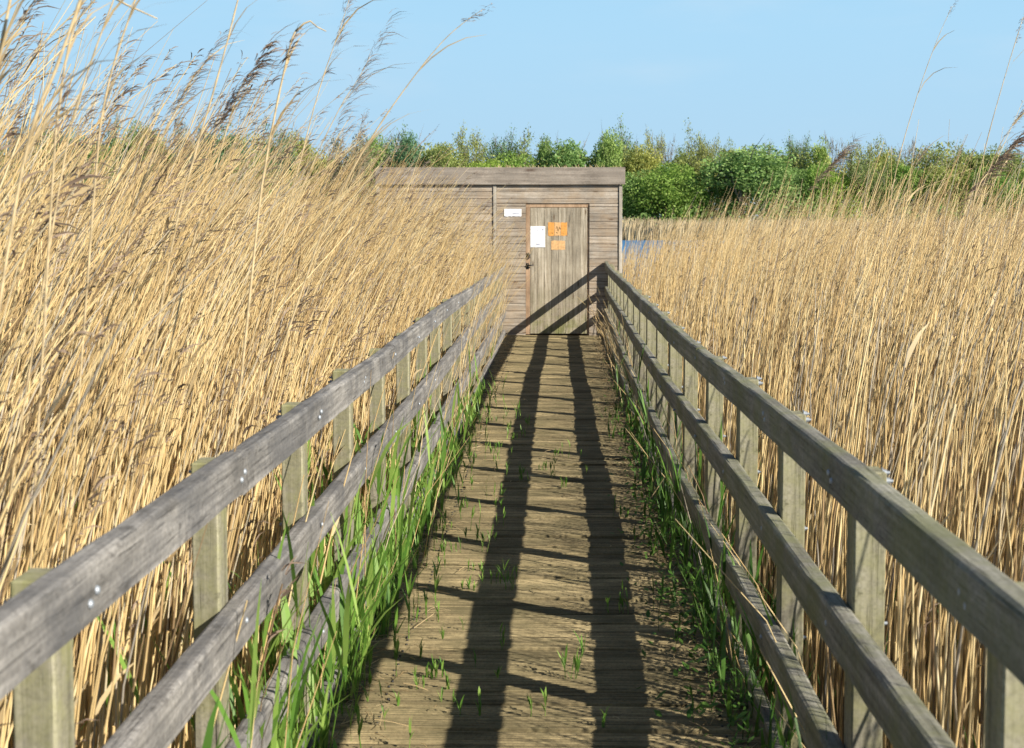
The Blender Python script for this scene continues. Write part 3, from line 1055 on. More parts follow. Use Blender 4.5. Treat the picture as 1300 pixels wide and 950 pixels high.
def build_far_belt():
    bag = Bag(); n = 15000
    x = rng.uniform(-125, 110, n); y = rng.uniform(262, 276, n)
    L = rng.normal(3.35, 0.3, n) + 0.35 * clump(x * 0.12, y * 0.1)
    base = np.stack([x, y, np.full(n, WATER_Z - 0.05)], 1)
    az = rng.normal(0, 0.4, n)
    P = curves(base, L, az, rng.normal(0.05, 0.05, n), np.abs(rng.normal(0.12, 0.06, n)), np.array([0, 0.5, 1.0]))
    ribbons(bag, P, np.tile(np.array([0.07, 0.06, 0.02]), (n, 1)), np.stack([np.cos(az * 2), np.sin(az * 2), az * 0], 1), 0)
    o = bag.obj('far_reed_belt', [M_FARSTRAW])
    tag(o, 'pale belt of dry reeds along the far shore below the trees', 'reeds', kind='stuff')


build_left()
build_right()
build_far_belt()


# single reeds that stand out against the sky and the trees
def stalk(label, pts, depth, r0, r1, plume=None, tuft=None, extra=None):
    """pts: the stem from low to high as seen in the photograph; it stands in the mud at its own place in the bed"""
    W = [pix(px, py, depth) for px, py in pts]
    # carry the stem on down to the mud along a straightening line
    d = (W[0] - W[1]).normalized()
    d = Vector((d.x * 0.75 / max(0.2, -d.z), random.uniform(-0.05, 0.05), -1)).normalized()
    foot = W[0] + d * ((W[0].z - MUD_Z) / -d.z)
    mid = W[0] + d * ((W[0].z - MUD_Z) / -d.z) * 0.45
    root = empty('reed_stalk', (foot.x, foot.y, MUD_Z), label, 'reed', 'single reeds standing above the beds')
    line = [foot, mid] + W
    # smooth the line
    out = []
    for i in range(len(line) - 1):
        p0 = line[max(i - 1, 0)]; p1 = line[i]; p2 = line[i + 1]; p3 = line[min(i + 2, len(line) - 1)]
        for s in range(4):
            t = s / 4
            out.append(0.5 * ((2 * p1) + (p2 - p0) * t + (2 * p0 - 5 * p1 + 4 * p2 - p3) * t * t + (3 * p1 - p0 - 3 * p2 + p3) * t ** 3))
    out.append(line[-1])
    n = len(out)
    mb = MB()
    rad = []
    for i in range(n):
        t = i / (n - 1)
        rr = 0.62 * (r0 + (r1 - r0) * t ** 1.1)
        if i % 5 == 2: rr *= 1.25
        rad.append(rr)
    mb.tube(out, rad, 7)
    mb.build('stem', M_STALK, root)
    tip = out[-1]; T = (out[-1] - out[-2]).normalized()
    org = np.array([foot.x, foot.y, MUD_Z])
    # dry leaves still sheathing the stem, streaming with the wind
    k = random.randint(2, 5)
    Q = np.zeros((k, 5, 3)); W_ = np.zeros((k, 5)); sd = np.zeros((k, 3))
    for q in range(k):
        i0 = int(n * random.uniform(0.35, 0.85))
        p = np.array(out[i0]) - org; d0 = np.array((out[min(i0 + 1, n - 1)] - out[i0 - 1]).normalized())
        o_ = np.array([random.uniform(0.4, 1.0), random.uniform(-0.6, 0.6), random.uniform(-0.1, 0.2)])
        ln = random.uniform(0.12, 0.34)
        for j in range(5):
            u = j / 4
            Q[q, j] = p + (d0 * (u - 0.25 * u * u) + o_ * (0.12 * u + 0.45 * u * u)) * ln
            Q[q, j, 2] -= 0.2 * u ** 3 * ln
        W_[q] = np.array([0.8, 1.2, 1.0, 0.6, 0.1]) * r0 * random.uniform(0.4, 0.75)
        c_ = np.cross(d0, o_) + np.random.default_rng(q + k).normal(0, 0.4, 3); sd[q] = c_ / np.linalg.norm(c_)
    for q in range(k):
        bag = Bag(); ribbons(bag, Q[q:q + 1], W_[q:q + 1], sd[q:q + 1], 0)
        bag.obj('leaf', [M_LEAFDRY], parent=root)
    if plume:
        bag = Bag()
        k = plume.get('n', 26); sz = plume.get('size', 1.0)
        tt = np.tile(np.array(tip) - org, (4, 1)) + np.array(T)[None, :] * np.linspace(-0.10, 0.10, 4)[:, None] * sz
        add_plumes(bag, tt, np.tile(np.array(T), (4, 1)), np.full(4, sz), 0, np.full(4, plume.get('w', 0.0022)), strands=int(k * 1.1))
        bag.obj('plume', [M_PLUME], parent=root)
    if tuft:
        t_, sz = tuft
        p = np.array(out[int((n - 1) * t_)]) - org
        d2 = np.array((out[int((n - 1) * t_)] - out[int((n - 1) * t_) - 1]).normalized())
        bag = Bag()
        add_plumes(bag, np.tile(p, (5, 1)), np.tile(d2, (5, 1)), np.full(5, sz), 0, np.full(5, 0.004), strands=7)
        bag.obj('torn_leaf_tuft', [M_PLUME], parent=root)
    if extra:
        mb = MB(); pp = [pix(a, b, depth) for a, b in extra]
        mb.tube(pp, list(np.linspace(r1 * 0.9, r1 * 0.4, len(pp))), 6)
        mb.build('snapped_tip', M_STALK, root)
    return root


stalk('thin reed curving highest into the open sky, well clear of the shaded railing', [(1098, 440), (1118, 330), (1138, 215), (1165, 120), (1190, 50), (1209, 8)], 7.5, 0.0052, 0.0012, plume={'size': 0.25, 'n': 8})
stalk('straight thick reed passing out of the top corner of the sky beside the dark plume', [(1200, 460), (1222, 330), (1248, 200), (1275, 100), (1299, 22)], 6.5, 0.0048, 0.0018, plume={'size': 0.4, 'n': 12})
stalk('leaning reed with a thin frayed tip crossing the horizon behind the dark plume', [(1190, 420), (1225, 300), (1262, 200), (1285, 160), (1302, 136)], 6.8, 0.0045, 0.0014, plume={'size': 0.6, 'n': 16})
stalk('reed with a long dark brown drooping plume near the edge of the view', [(1175, 400), (1210, 300), (1245, 240), (1268, 205), (1284, 186)], 7.0, 0.0042, 0.0014, plume={'size': 1.3, 'n': 60, 'w': 0.004})
stalk('reed with a small rounded brown plume in front of the bright bushes', [(1000, 360), (1022, 300), (1042, 245), (1055, 212), (1066, 198)], 11, 0.0045, 0.0014, plume={'size': 1.2, 'n': 56, 'w': 0.004})
stalk('slender reed with a tiny brown tuft at its tip before the tree line', [(1128, 330), (1142, 260), (1160, 215), (1172, 194)], 10, 0.004, 0.0012, plume={'size': 0.5, 'n': 20})
stalk('pale bent reed lying almost diagonally across the shorter bed', [(1020, 345), (1060, 300), (1110, 270), (1170, 240), (1234, 214)], 9, 0.0042, 0.0012)
stalk('broken stout reed with a torn brown tuft and a snapped drooping head', [(325, 300), (336, 215), (350, 140), (362, 85), (370, 52), (375, 40)], 4.6, 0.0062, 0.0035, tuft=(0.93, 1.0), extra=[(375, 40), (386, 30), (394, 27), (402, 34), (414, 40)])
stalk('very thin reed arching farthest out over the sky towards the hut', [(400, 320), (440, 230), (478, 165), (520, 105), (560, 55), (590, 28), (612, 13)], 5.2, 0.0058, 0.0010, plume={'size': 0.3, 'n': 10})
stalk('reed ending in dark level plume branches high in the sky', [(360, 300), (385, 190), (405, 115), (425, 55), (437, 20), (446, -10)], 5.5, 0.0045, 0.0013, plume={'size': 1.0, 'n': 24})
stalk('straight tall stem reaching past the top of the sky, plain and free of plumes', [(215, 330), (245, 205), (270, 120), (288, 55), (304, -8)], 4.2, 0.0048, 0.0030)
stalk('thickest blurred stem close to the viewer, rising steeply past the top edge', [(8, 330), (42, 160), (68, 95), (90, 35), (106, -12)], 3.0, 0.0055, 0.0046)
stalk('blurred stem with a small dark leaf spray just behind the thickest stem', [(66, 240), (76, 130), (84, 75), (96, 25), (106, -10)], 3.3, 0.0042, 0.0034, tuft=(0.55, 0.7))
stalk('stem leaning towards the snapped straw, second beyond the thickest stem', [(75, 240), (100, 130), (117, 75), (133, 30), (146, -5)], 3.6, 0.0040, 0.0026)
stalk('stem topped by a long snapped straw that hangs out level', [(120, 240), (133, 130), (148, 70), (165, 20), (174, -8)], 3.7, 0.0044, 0.0032, extra=[(146, -2), (160, 6), (180, 15), (200, 24)])
stalk('stout stem at the very edge of the view beside a level brown plume', [(-22, 240), (-8, 110), (2, 55), (12, 5), (17, -20)], 3.1, 0.0056, 0.0046)
stalk('reed with soft brown plume branches between the two thick stem groups', [(160, 300), (195, 200), (225, 135), (240, 105), (250, 90)], 5.0, 0.0045, 0.0014, plume={'size': 1.1, 'n': 30})
stalk('reed with a full blurred grey brown plume beside the broken stout reed', [(240, 330), (275, 210), (292, 150), (304, 115), (318, 92)], 4.8, 0.0045, 0.0016, plume={'size': 1.0, 'n': 40, 'w': 0.004})
stalk('reed with a sparse plume of curved branches leaning over the hide', [(350, 330), (392, 220), (430, 140), (455, 100), (470, 72)], 5.6, 0.0045, 0.0012, plume={'size': 1.2, 'n': 26})


# ------------------------------------------------------------------ fresh green shoots, weeds, litter
def shoots(bag, x, y, z, H, wid, lean_x=0.12):
    n = len(x)
    az = rng.uniform(0, 6.28, n)
    base = np.stack([x, y, z], 1)
    P = curves(base, H, az, rng.normal(0.08, 0.06, n), np.abs(rng.normal(0.06, 0.05, n)), np.array([0, 0.35, 0.7, 1.0]))
    R = (wid * 0.22)[:, None] * np.array([1.0, 0.8, 0.55, 0.15])[None, :]
    tubes(bag, P, R, 3, 0)
    m = rng.integers(3, 6, n)
    idx = np.repeat(np.arange(n), m); k = len(idx)
    u0 = rng.uniform(0.15, 0.85, k)
    tt = u0 * 3; i0 = np.minimum(tt.astype(int), 2); fr = (tt - i0)[:, None]
    p0 = P[idx, i0] * (1 - fr) + P[idx, i0 + 1] * fr
    an = rng.uniform(0, 6.28, k)
    out = np.stack([np.cos(an), np.sin(an), np.zeros(k)], 1)
    ln = np.clip(H[idx] * rng.uniform(0.3, 0.62, k), 0.05, 0.42)
    Q = np.zeros((k, 5, 3))
    spread = rng.uniform(0.06, 0.38, k)[:, None]
    droop = rng.uniform(0.0, 0.22, k) ** 1.0
    for j, u in enumerate((0, 0.25, 0.5, 0.75, 1.0)):
        Q[:, j] = p0 + (np.array([0, 0, 1.0])[None, :] * u * (1 - spread * 0.4) + out * spread * (u + 0.5 * u * u)) * ln[:, None]
        Q[:, j, 2] -= droop * u ** 3 * ln
    W = (wid[idx] * rng.uniform(0.35, 0.62, k))[:, None] * np.array([0.55, 1.0, 0.9, 0.55, 0.04])[None, :]
    sd = np.stack([-np.sin(an), np.cos(an), rng.normal(0, 0.25, k)], 1)
    ribbons(bag, Q, W, sd, 0)


def build_greens():
    bag = Bag()
    # beside the sunlit railing, coming up between kerb and rails
    n = 290
    y = rng.gamma(3.0, 1.7, n) + 2.2
    y = np.clip(y, 1.5, 20)
    x = rng.normal(-0.79, 0.075, n)
    x = np.where(x > -0.70, -0.70 - rng.uniform(0, 0.1, n), x)
    z = np.full(n, -0.32)
    H = 0.34 + rng.gamma(2.2, 0.135, n) * np.interp(y, [2, 7, 13], [1.25, 1.15, 0.5])
    shoots(bag, x, y, z, np.clip(H, 0.3, 1.12), rng.uniform(0.014, 0.023, n))
    # shorter ones on the deck edge
    n = 170
    y = rng.uniform(3.5, 15, n); x = -0.74 + np.abs(rng.normal(0, 0.10, n))
    shoots(bag, x, y, np.full(n, -0.02), rng.uniform(0.08, 0.34, n), rng.uniform(0.006, 0.013, n))
    # among the dry stems outside
    n = 500
    y = rng.uniform(2, 14, n); x = rng.uniform(-2.2, -0.9, n)
    shoots(bag, x, y, np.full(n, MUD_Z), rng.uniform(0.3, 0.85, n), rng.uniform(0.012, 0.02, n))
    o = bag.obj('green_reed_shoots', [M_GREEN])
    tag(o, 'bright fresh green reed blades growing up through the sunlit railing', 'reed shoots', kind='stuff')
    bag = Bag()
    n = 170
    y = rng.gamma(3.0, 1.9, n) + 2.5; y = np.clip(y, 1.5, 22)
    x = np.array([right_x(v) for v in y]) + rng.normal(0.02, 0.075, n)
    H = 0.28 + rng.gamma(2.0, 0.12, n)
    shoots(bag, x, y, np.full(n, -0.30), np.clip(H, 0.2, 0.95), rng.uniform(0.009, 0.017, n))
    n = 420
    y = rng.uniform(2, 16, n); x = rng.uniform(0.9, 2.6, n)
    shoots(bag, x, y, np.full(n, MUD_Z), rng.uniform(0.3, 0.8, n), rng.uniform(0.012, 0.02, n))
    n = 150
    y = rng.uniform(3.5, 14, n); x = 0.69 - np.abs(rng.normal(0, 0.12, n))
    shoots(bag, x, y, np.full(n, -0.01), rng.uniform(0.06, 0.26, n), rng.uniform(0.006, 0.012, n))
    o = bag.obj('shaded_green_shoots', [M_GREEN_SHADE])
    tag(o, 'green blades coloured darker for the shade at the foot of the greenish railing', 'reed shoots', kind='stuff')
    bag = Bag()
    k = 85
    cy = np.round(rng.uniform(3.9, 13.5, k) / 0.1405) * 0.1405 - 0.003
    cx = np.where(rng.uniform(0, 1, k) < 0.55, rng.normal(-0.42, 0.14, k), rng.uniform(-0.5, 0.55, k))
    m = rng.integers(1, 5, k); idx = np.repeat(np.arange(k), m); n = len(idx)
    shoots(bag, cx[idx] + rng.normal(0, 0.022, n), cy[idx] + rng.normal(0, 0.004, n), np.full(n, -0.015), rng.uniform(0.04, 0.12, n) * rng.choice([0.6, 0.8, 1.5], k)[idx], rng.uniform(0.004, 0.009, n))
    o = bag.obj('deck_weeds', [M_GREEN])
    tag(o, 'small green sprigs sprouting through the gaps of the deck boards', 'weeds', kind='stuff')
    # low leafy weeds at the shaded edge
    bag = Bag()
    n = 1300
    y = rng.gamma(3, 1.7, n) + 3; x = np.array([right_x(v) for v in y]) - 0.02 - np.abs(rng.normal(0, 0.11, n))
    z = np.abs(rng.normal(0, 0.05, n)) + 0.004
    ln = rng.uniform(0.012, 0.04, n); an = rng.uniform(0, 6.28, n)
    out = np.stack([np.cos(an), np.sin(an), rng.normal(0.35, 0.3, n)], 1)
    P = np.stack([x, y, z], 1)[:, None, :] + out[:, None, :] * ln[:, None, None] * np.array([0, 0.5, 1.0])[None, :, None]
    sd = np.stack([-np.sin(an), np.cos(an), rng.normal(0, 0.3, n)], 1)
    ribbons(bag, P, ln[:, None] * np.array([0.08, 0.28, 0.03])[None, :], sd, 0)
    o = bag.obj('leafy_weeds', [M_WEED])
    tag(o, 'low leafy weeds along the shaded edge of the deck', 'weeds', kind='stuff')


def build_litter():
    bag = Bag()
    n = 2000
    y = rng.uniform(2.2, 23.5, n)
    s = rng.uniform(0, 1, n) < 0.5
    ed = np.abs(rng.normal(0, 0.10, n))
    x = np.where(s, -0.73 + ed, np.array([right_x(v) for v in y]) - 0.02 - ed)
    mid = rng.uniform(0, 1, n) < 0.05
    x = np.where(mid, rng.uniform(-0.6, 0.6, n), x)
    ln = rng.uniform(0.02, 0.13, n); an = rng.uniform(0, 3.14, n)
    d = np.stack([np.cos(an), np.sin(an), rng.normal(0, 0.12, n)], 1)
    z = 0.006 + np.abs(d[:, 2]) * ln * 0.5 + rng.uniform(0, 0.012, n)
    c = np.stack([x, y, z], 1)
    P = c[:, None, :] + d[:, None, :] * ln[:, None, None] * np.array([-0.5, 0.0, 0.5])[None, :, None]
    P[:, 1, 2] += rng.uniform(0, 0.006, n)
    tubes(bag, P, np.tile(rng.uniform(0.0007, 0.0018, n)[:, None], (1, 3)), 3, 0)
    o = bag.obj('straw_litter', [M_LEAFDRY])
    tag(o, 'scattered broken straw lying along both edges of the deck', 'litter', kind='stuff')
    # straws fallen across the railings
    bag = Bag(); n = 170
    y = np.concatenate([rng.uniform(15, 23.5, n - 50), rng.uniform(4, 15, 50)])
    x = np.array([right_x(v) for v in y]) + rng.normal(0.03, 0.05, n)
    L = rng.uniform(0.5, 1.25, n)
    base = np.stack([x + rng.uniform(0.0, 0.25, n), y, np.full(n, -0.35)], 1)
    az = rng.uniform(2.2, 4.2, n)
    P = curves(base, L, az, rng.uniform(0.05, 0.25, n), rng.uniform(0.0, 0.3, n), np.array([0, 0.4, 0.7, 1.0]), 0.03)
    tubes(bag, P, rng.uniform(0.0018, 0.0035, n)[:, None] * np.array([1, 0.9, 0.7, 0.3])[None, :], 3, 0)
    m = 330
    y = np.concatenate([rng.uniform(3.2, 14, 60), rng.uniform(12, 23.4, m - 60)])
    x = np.concatenate([rng.normal(-0.80, 0.05, 60), rng.uniform(-1.25, -0.86, m - 60)])
    base = np.stack([x, y, np.full(m, -0.35)], 1)
    P = curves(base, np.concatenate([rng.uniform(0.5, 1.5, 60), rng.uniform(1.2, 2.1, m - 60)]), np.concatenate([rng.normal(0, 0.9, 60), rng.normal(0, 0.4, m - 60)]), rng.uniform(0.02, 0.2, m), rng.uniform(0.0, 0.25, m), np.array([0, 0.4, 0.7, 1.0]), 0.02)
    tubes(bag, P, rng.uniform(0.0018, 0.0032, m)[:, None] * np.array([1, 0.9, 0.7, 0.3])[None, :], 3, 0)
    o = bag.obj('stray_straws', [M_STRAW])
    tag(o, 'loose dry straws tangled in the lower rails of the railings', 'straw', kind='stuff')


build_greens()
build_litter()


# ------------------------------------------------------------------ trees of the far shore
def rdir(n):
    v = rng.normal(0, 1, (n, 3)); return v / np.linalg.norm(v, axis=1, keepdims=True)


def leaves(bag, p, size, up=0.3, mat=0, aspect=0.55):
    n = len(p)
    a = rdir(n); b = np.cross(a, rdir(n)); b /= np.linalg.norm(b, axis=1, keepdims=True) + 1e-9
    s = size[:, None]
    V = np.stack([p - a * s, p - b * s * aspect, p + a * s, p + b * s * aspect], 1)
    q = np.arange(n * 4).reshape(n, 4)
    bag.add(V, q, mat)


def limbs(n_limbs, H, W, thick, spread=0.45, up=0.55):
    """tapered trunk and limbs; returns the mesh builder and the twig lines"""
    mb = MB(); lines = []
    tip = Vector((random.uniform(-.05, .05) * W, random.uniform(-.05, .05) * W, H * 0.62))
    tr = [Vector((0, 0, -0.3)), Vector((0.01 * W, 0, H * 0.15)), Vector((tip.x * .5, tip.y * .5, H * 0.38)), tip]
    mb.tube(tr, [thick, thick * 0.8, thick * 0.55, thick * 0.25], 7)
    for i in range(n_limbs):
        t = random.uniform(0.15, 0.95)
        s = tr[0].lerp(tr[3], t)
        an = 6.283 * i / n_limbs + random.uniform(-.4, .4)
        R = W * 0.5 * random.uniform(0.55, 1.0) * (1.1 - 0.5 * t)
        e = Vector((math.cos(an) * R, math.sin(an) * R, s.z + (H - s.z) * random.uniform(0.4, 0.95)))
        m = s.lerp(e, 0.5) + Vector((0, 0, 0.06 * H)) * random.uniform(-1, 0.4)
        mb.tube([s, m, e], [thick * 0.35 * (1.2 - t * .6), thick * 0.2, thick * 0.04], 5)
        lines.append((s, m, e))
        for k in range(3):
            s2 = m.lerp(e, random.uniform(0, 0.9))
            e2 = s2 + Vector((random.uniform(-1, 1), random.uniform(-1, 1), random.uniform(0.2, 1.3))) * 0.13 * H
            mb.tube([s2, e2], [thick * 0.1, thick * 0.02], 4)
            lines.append((s2, s2.lerp(e2, .5), e2))
    return mb, lines


def crown_dense(H, W, nl, leaf, lobes=14, gap=0.25, low=0.12):
    """clumps of leaves on the shells of many uneven lobes, down to near the ground"""
    bag = Bag()
    per = nl // lobes
    for i in range(lobes):
        u = random.uniform(0, 1) ** 0.8
        an = random.uniform(0, 6.283); rr = W * 0.36 * math.sqrt(random.uniform(0, 1)) * (1.15 - 0.65 * u)
        c = np.array([math.cos(an) * rr, math.sin(an) * rr, H * (low + 0.18 + 0.60 * u)])
        rad = np.array([1, 1, random.uniform(0.75, 1.1)]) * W * random.uniform(0.12, 0.24)
        if i < 3:
            c[2] = H * random.uniform(0.72, 0.84); rad *= 0.75
        d = rdir(per)
        k = rng.uniform(0.55, 1.06, per) ** 0.6
        p = c + d * rad * k[:, None]
        # small sprays breaking the outline
        cl = np.sin(p[:, 0] * 3.1 / leaf * .25 + i) * np.sin(p[:, 1] * 2.7 / leaf * .25) * np.sin(p[:, 2] * 3.3 / leaf * .25 + 2)
        keep = cl > -gap
        p = p[keep] + rng.normal(0, leaf * 0.5, (keep.sum(), 3))
        p[:, 2] = np.maximum(p[:, 2], 0.2)
        leaves(bag, p, leaf * rng.uniform(0.5, 1.15, len(p)))
    return bag


def crown_wispy(lines, H, W, per, leaf, jitter):
    """thin half-open crown: upright shoots with scattered young leaves and fine twigs"""
    bag = Bag()
    for (s, m, e) in lines:
        k = max(2, per)
        t = rng.uniform(0.2, 1.08, k)[:, None]
        s_, m_, e_ = np.array(s), np.array(m), np.array(e)
        p = (1 - t) ** 2 * s_ + 2 * t * (1 - t) * m_ + t * t * e_ + rng.normal(0, jitter, (k, 3))
        leaves(bag, p, leaf * rng.uniform(0.4, 1.1, k))
        q = 3
        st = s_ + (e_ - s_) * rng.uniform(0.3, 1, q)[:, None]
        dirs = np.stack([rng.normal(0, 0.3, q), rng.normal(0, 0.3, q), rng.uniform(0.5, 1.2, q)], 1) * 0.10 * H
        P = st[:, None, :] + dirs[:, None, :] * np.array([0, 0.5, 1.0])[None, :, None]
        tubes(bag, P, np.tile(np.array([0.05, 0.035, 0.012]), (q, 1)), 3, 1)
    return bag


TREE_VARIANTS = {}


def make_variant(style, idx):
    """meshes of one tree 12 m high and about 11 m wide: trunk and crown"""
    H, W = 12.0, 11.0
    if style in ('bush', 'round'):
        if style == 'bush':
            tr, ln = limbs(7, H * 0.8, W * 0.8, 0.22); bg_ = crown_dense(H, W * 1.1, 15000, 0.21, 21, 0.3, 0.0)
        else:
            tr, ln = limbs(8, H, W, 0.32); bg_ = crown_dense(H, W, 15500, 0.20, 24, 0.28, 0.06)
    elif style == 'wispy':
        tr, ln = limbs(13, H, W * 0.8, 0.22); bg_ = crown_wispy(ln, H, W, 110, 0.19, 0.5)
    else:
        tr, ln = limbs(18, H, W * 0.85, 0.20); bg_ = crown_wispy(ln, H, W, 12, 0.15, 0.35)
    me_t = bpy.data.meshes.new(style + '_trunk')
    me_t.from_pydata([tuple(v) for v in tr.v], [], tr.f); me_t.materials.append(M_BARK); me_t.update()
    tmp = bg_.obj(style + '_crown', [M_CROWN['mid'], M_BARK]); me_c = tmp.data
    bpy.data.objects.remove(tmp)
    return me_t, me_c


def tree(style, colour, px, topy, wpx, depth, label, name, group):
    key = (style, colour)
    if key not in TREE_VARIANTS: TREE_VARIANTS[key] = []
    lst = TREE_VARIANTS[key]
    nmax = 3
    if len(lst) < nmax:
        skey = (style, len(lst))
        if skey not in TREE_VARIANTS: TREE_VARIANTS[skey] = make_variant(style, len(lst))
        me_t, me_c = TREE_VARIANTS[skey]
        me_c = me_c.copy(); me_c.materials[0] = M_CROWN[colour]
        lst.append((me_t, me_c))
    me_t, me_c = lst[random.randrange(len(lst))]
    x = (px - HORX) / F * depth
    gz = -0.45
    top = CAM_H + (HORY - topy) / F * depth
    h = top - gz; w = wpx / F * depth
    root = bpy.data.objects.new(name, None); COL.objects.link(root)
    root.location = (x, depth, gz); root.rotation_euler = (0, 0, random.uniform(0, 6.28))
    root.scale = (w / 11.0, w / 11.0, h / 12.0)
    tag(root, label, 'tree' if style != 'bush' else 'bush', group)
    t = bpy.data.objects.new('trunk', me_t); COL.objects.link(t); t.parent = root
    c = bpy.data.objects.new('crown', me_c); COL.objects.link(c); c.parent = root
    return root


GB = 'bushes and trees along the far shore'
T = [
    # px, top y, width, style, colour, depth, label
    (770, 163, 46, 'round', 'mid', 296, 'tallest green tree behind the hut, its narrow top above the roof'),
    (722, 175, 74, 'round', 'mid', 298, 'broad rounded green tree behind the middle of the roof'),
    (694, 171, 30, 'round', 'mid', 301, 'slim green tree with a pointed top behind the roof above the door'),
    (664, 176, 60, 'wispy', 'grey', 304, 'thin half-bare tree behind the roof above the small white notice'),
    (658, 190, 50, 'bush', 'bright', 292, 'yellow-green bush peeping over the roof above the small white notice'),
    (632, 175, 46, 'wispy', 'blue', 303, 'sparse grey-green tree behind the roof beside the yellow-green bush'),
    (616, 196, 44, 'bush', 'bright', 291, 'low bright green bush just showing over the roof'),
    (600, 170, 42, 'wispy', 'grey', 300, 'wispy tree with feathery twigs above the long part of the roof'),
    (572, 180, 66, 'bush', 'olive', 294, 'yellowish olive bush behind the long part of the roof'),
    (544, 186, 44, 'round', 'olive', 299, 'dull olive tree between the blue-green tree and the yellowish bush'),
    (520, 165, 42, 'round', 'blue', 296, 'blue-green rounded tree where the leaning reeds meet the roof'),
    (493, 172, 50, 'wispy', 'blue', 304, 'thin blue-green tree just behind the leaning reeds before the roof'),
    (797, 170, 48, 'wispy', 'blue', 306, 'airy thin-leaved tree rising over the outer corner of the roof'),
    (812, 182, 60, 'round', 'olive', 300, 'olive tree just outside the roof corner, behind brighter bushes'),
    (800, 215, 60, 'bush', 'mid', 290, 'soft green bush close against the outer corner of the hut'),
    (829, 172, 26, 'wispy', 'grey', 308, 'slender grey tree with a thin upright crown beyond the olive tree'),
    (847, 181, 34, 'bare', 'grey', 304, 'bare grey twiggy tree above the brightest bush'),
    (842, 204, 78, 'bush', 'bright', 286, 'brightest green bush on the far shore, first beyond the hut'),
    (864, 186, 28, 'round', 'olive', 302, 'small rounded olive tree above the brightest bush'),
    (886, 174, 40, 'wispy', 'grey', 306, 'open see-through tree with gaps of sky left of the big round tree'),
    (874, 202, 46, 'bush', 'bright', 290, 'bright yellowish bush squeezed against the big round tree'),
    (899, 182, 24, 'wispy', 'olive', 300, 'reddish olive slim tree beside the see-through tree'),
    (921, 176, 26, 'round', 'olive', 303, 'small brownish crown peeping over the big round tree'),
    (942, 184, 118, 'round', 'mid', 284, 'biggest rounded green tree on the far shore with a dark hollow side'),
    (995, 182, 52, 'wispy', 'mid', 302, 'thin sprigged tree just beyond the biggest round tree'),
    (1000, 205, 62, 'bush', 'mid', 290, 'dull green bush below the thin sprigged tree'),
    (1034, 173, 36, 'round', 'mid', 298, 'round-topped dark green tree standing out above its neighbours'),
    (1012, 180, 26, 'wispy', 'blue', 299, 'small dark crown touching the round-topped dark green tree'),
    (1034, 200, 34, 'bush', 'bright', 287, 'narrow bright bush below the round-topped dark tree'),
    (1060, 178, 40, 'bare', 'grey', 304, 'pale grey leafless tree behind the small brown reed plume'),
    (1064, 208, 52, 'bush', 'bright', 288, 'bright bush with dark gaps behind the small brown reed plume'),
    (1092, 184, 46, 'wispy', 'grey', 300, 'grey-brown budding tree between the leafless tree and the olive one'),
    (1102, 206, 62, 'wispy', 'olive', 288, 'thin pale bush full of upright straw-coloured stems'),
    (1120, 187, 42, 'round', 'olive', 302, 'rounded olive crown next to the tall thin reed'),
    (1150, 196, 60, 'bush', 'bright', 292, 'leafy green bush right behind the tall thin reed'),
    (1150, 183, 50, 'bare', 'grey', 306, 'fine leafless twigs showing above the bush behind the tall reed'),
    (1190, 192, 60, 'wispy', 'olive', 298, 'low olive tree in the gap between the tall reeds'),
    (1196, 206, 70, 'bush', 'olive', 290, 'broad dull olive bush in the gap between the tall reeds'),
    (1226, 190, 50, 'round', 'olive', 302, 'even-topped olive tree just before the group of tall reeds'),
    (1262, 184, 62, 'round', 'olive', 300, 'higher olive tree behind the long dark plume'),
    (1262, 212, 60, 'bush', 'bright', 286, 'bright green bush low behind the group of tall reeds'),
    (1290, 190, 50, 'wispy', 'mid', 304, 'thin green tree at the edge of the view beyond the dark plume'),
    (1304, 208, 60, 'bush', 'mid', 290, 'green bush cut off by the edge of the view'),
]
random.seed(21)
for (px, ty, w, st, colr, dep, lab) in T:
    tree(st, 'olive' if colr == 'grey' and st == 'wispy' else colr, px, ty, w * 1.5, dep, lab, {'bush': 'green_bush', 'round': 'leafy_tree', 'wispy': 'sparse_tree', 'bare': 'bare_tree'}[st], GB)
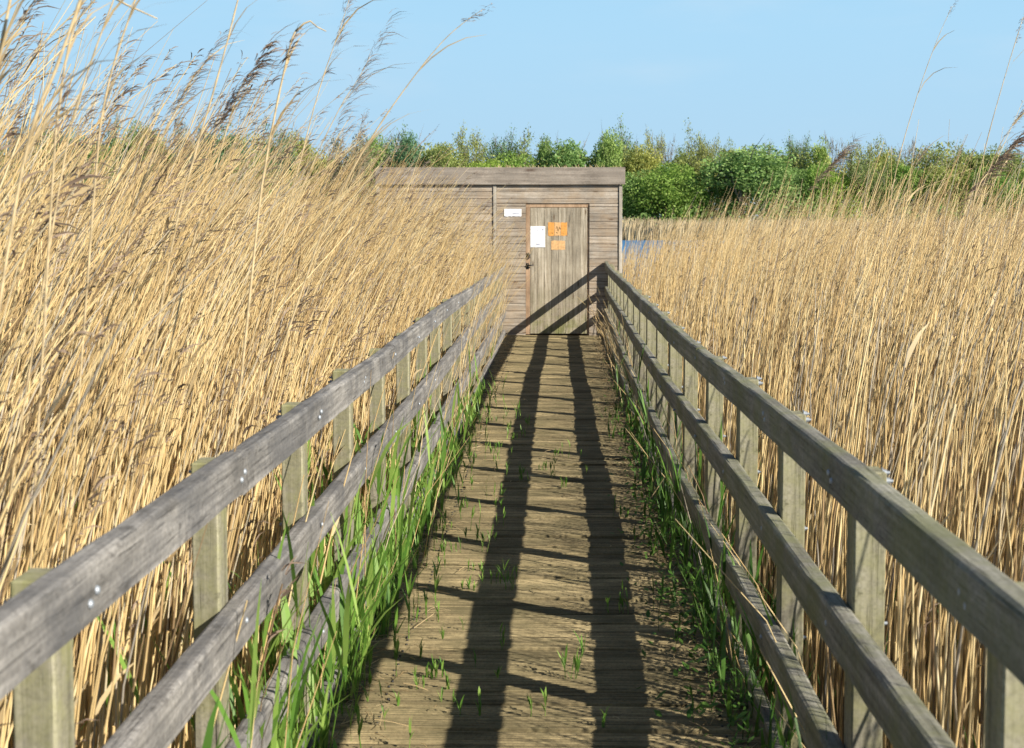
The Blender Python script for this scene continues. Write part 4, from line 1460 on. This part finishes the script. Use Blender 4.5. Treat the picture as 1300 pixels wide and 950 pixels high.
# the same shore goes on behind the tall leaning reeds: nothing tells these apart
kinds = [('round', 'mid'), ('wispy', 'grey'), ('bush', 'bright'), ('round', 'olive'), ('wispy', 'blue'), ('bush', 'mid'), ('round', 'blue')]
for i in range(20):
    px = 470 - i * 29 + random.uniform(-8, 8)
    st, cl = kinds[i % 7]
    ty = np.interp(px, [-100, 160, 300, 470], [160, 150, 160, 170]) + (28 if st == 'bush' else random.uniform(-4, 10))
    tree(st, cl, px, ty, random.uniform(60, 90), random.uniform(286, 306), {'round': 'far %s rounded tree half hidden by the tall leaning reeds', 'wispy': 'far %s thin-leaved tree half hidden by the tall leaning reeds', 'bush': 'far %s low bush half hidden by the tall leaning reeds'}[st] % {'mid': 'mid-green', 'grey': 'grey-green', 'bright': 'bright green', 'olive': 'olive', 'blue': 'blue-green'}[cl],
         {'bush': 'green_bush', 'round': 'leafy_tree', 'wispy': 'sparse_tree'}[st], 'trees seen through the leaning reeds')
for i in range(5):
    px = 1345 + i * 40
    st, cl = kinds[(i * 3) % 7]
    tree(st, cl, px, 190 + (18 if st == 'bush' else 0), 80, random.uniform(290, 304), 'far tree beyond the edge of the view',
         {'bush': 'green_bush', 'round': 'leafy_tree', 'wispy': 'sparse_tree'}[st], 'trees beyond the edge of the view')


def build_undergrowth():
    """leaf mass of saplings and brambles under and behind the trees"""
    bag = Bag(); n = 150000
    x = rng.uniform(-125, 110, n); y = rng.uniform(294, 318, n)
    top = 14.6 + 1.3 * np.sin(x * 0.19) + 1.1 * np.sin(x * 0.53 + 1) + 0.9 * np.sin(x * 1.3 + y)
    top = top + np.interp(x, [-125, -60, -20], [2.6, 2.2, 0])
    z = rng.uniform(0, 1, n) ** 0.75 * top
    leaves(bag, np.stack([x, y, z], 1), rng.uniform(0.15, 0.36, n))
    o = bag.obj('undergrowth', [M_CROWN['olive']])
    tag(o, 'tangled olive green scrub filling the gaps behind the far trees', 'scrub', kind='stuff')
    bag = Bag(); n = 16000
    x = rng.uniform(-125, 110, n); y = rng.uniform(277, 286, n)
    top = 4.2 + 1.0 * np.sin(x * 0.31) + 0.9 * np.sin(x * 0.83 + 1)
    z = rng.uniform(0, 1, n) * top
    leaves(bag, np.stack([x, y, z], 1), rng.uniform(0.2, 0.45, n))
    o = bag.obj('shore_scrub', [M_CROWN['mid']])
    tag(o, 'low green scrub along the foot of the far trees', 'scrub', kind='stuff')


build_undergrowth()
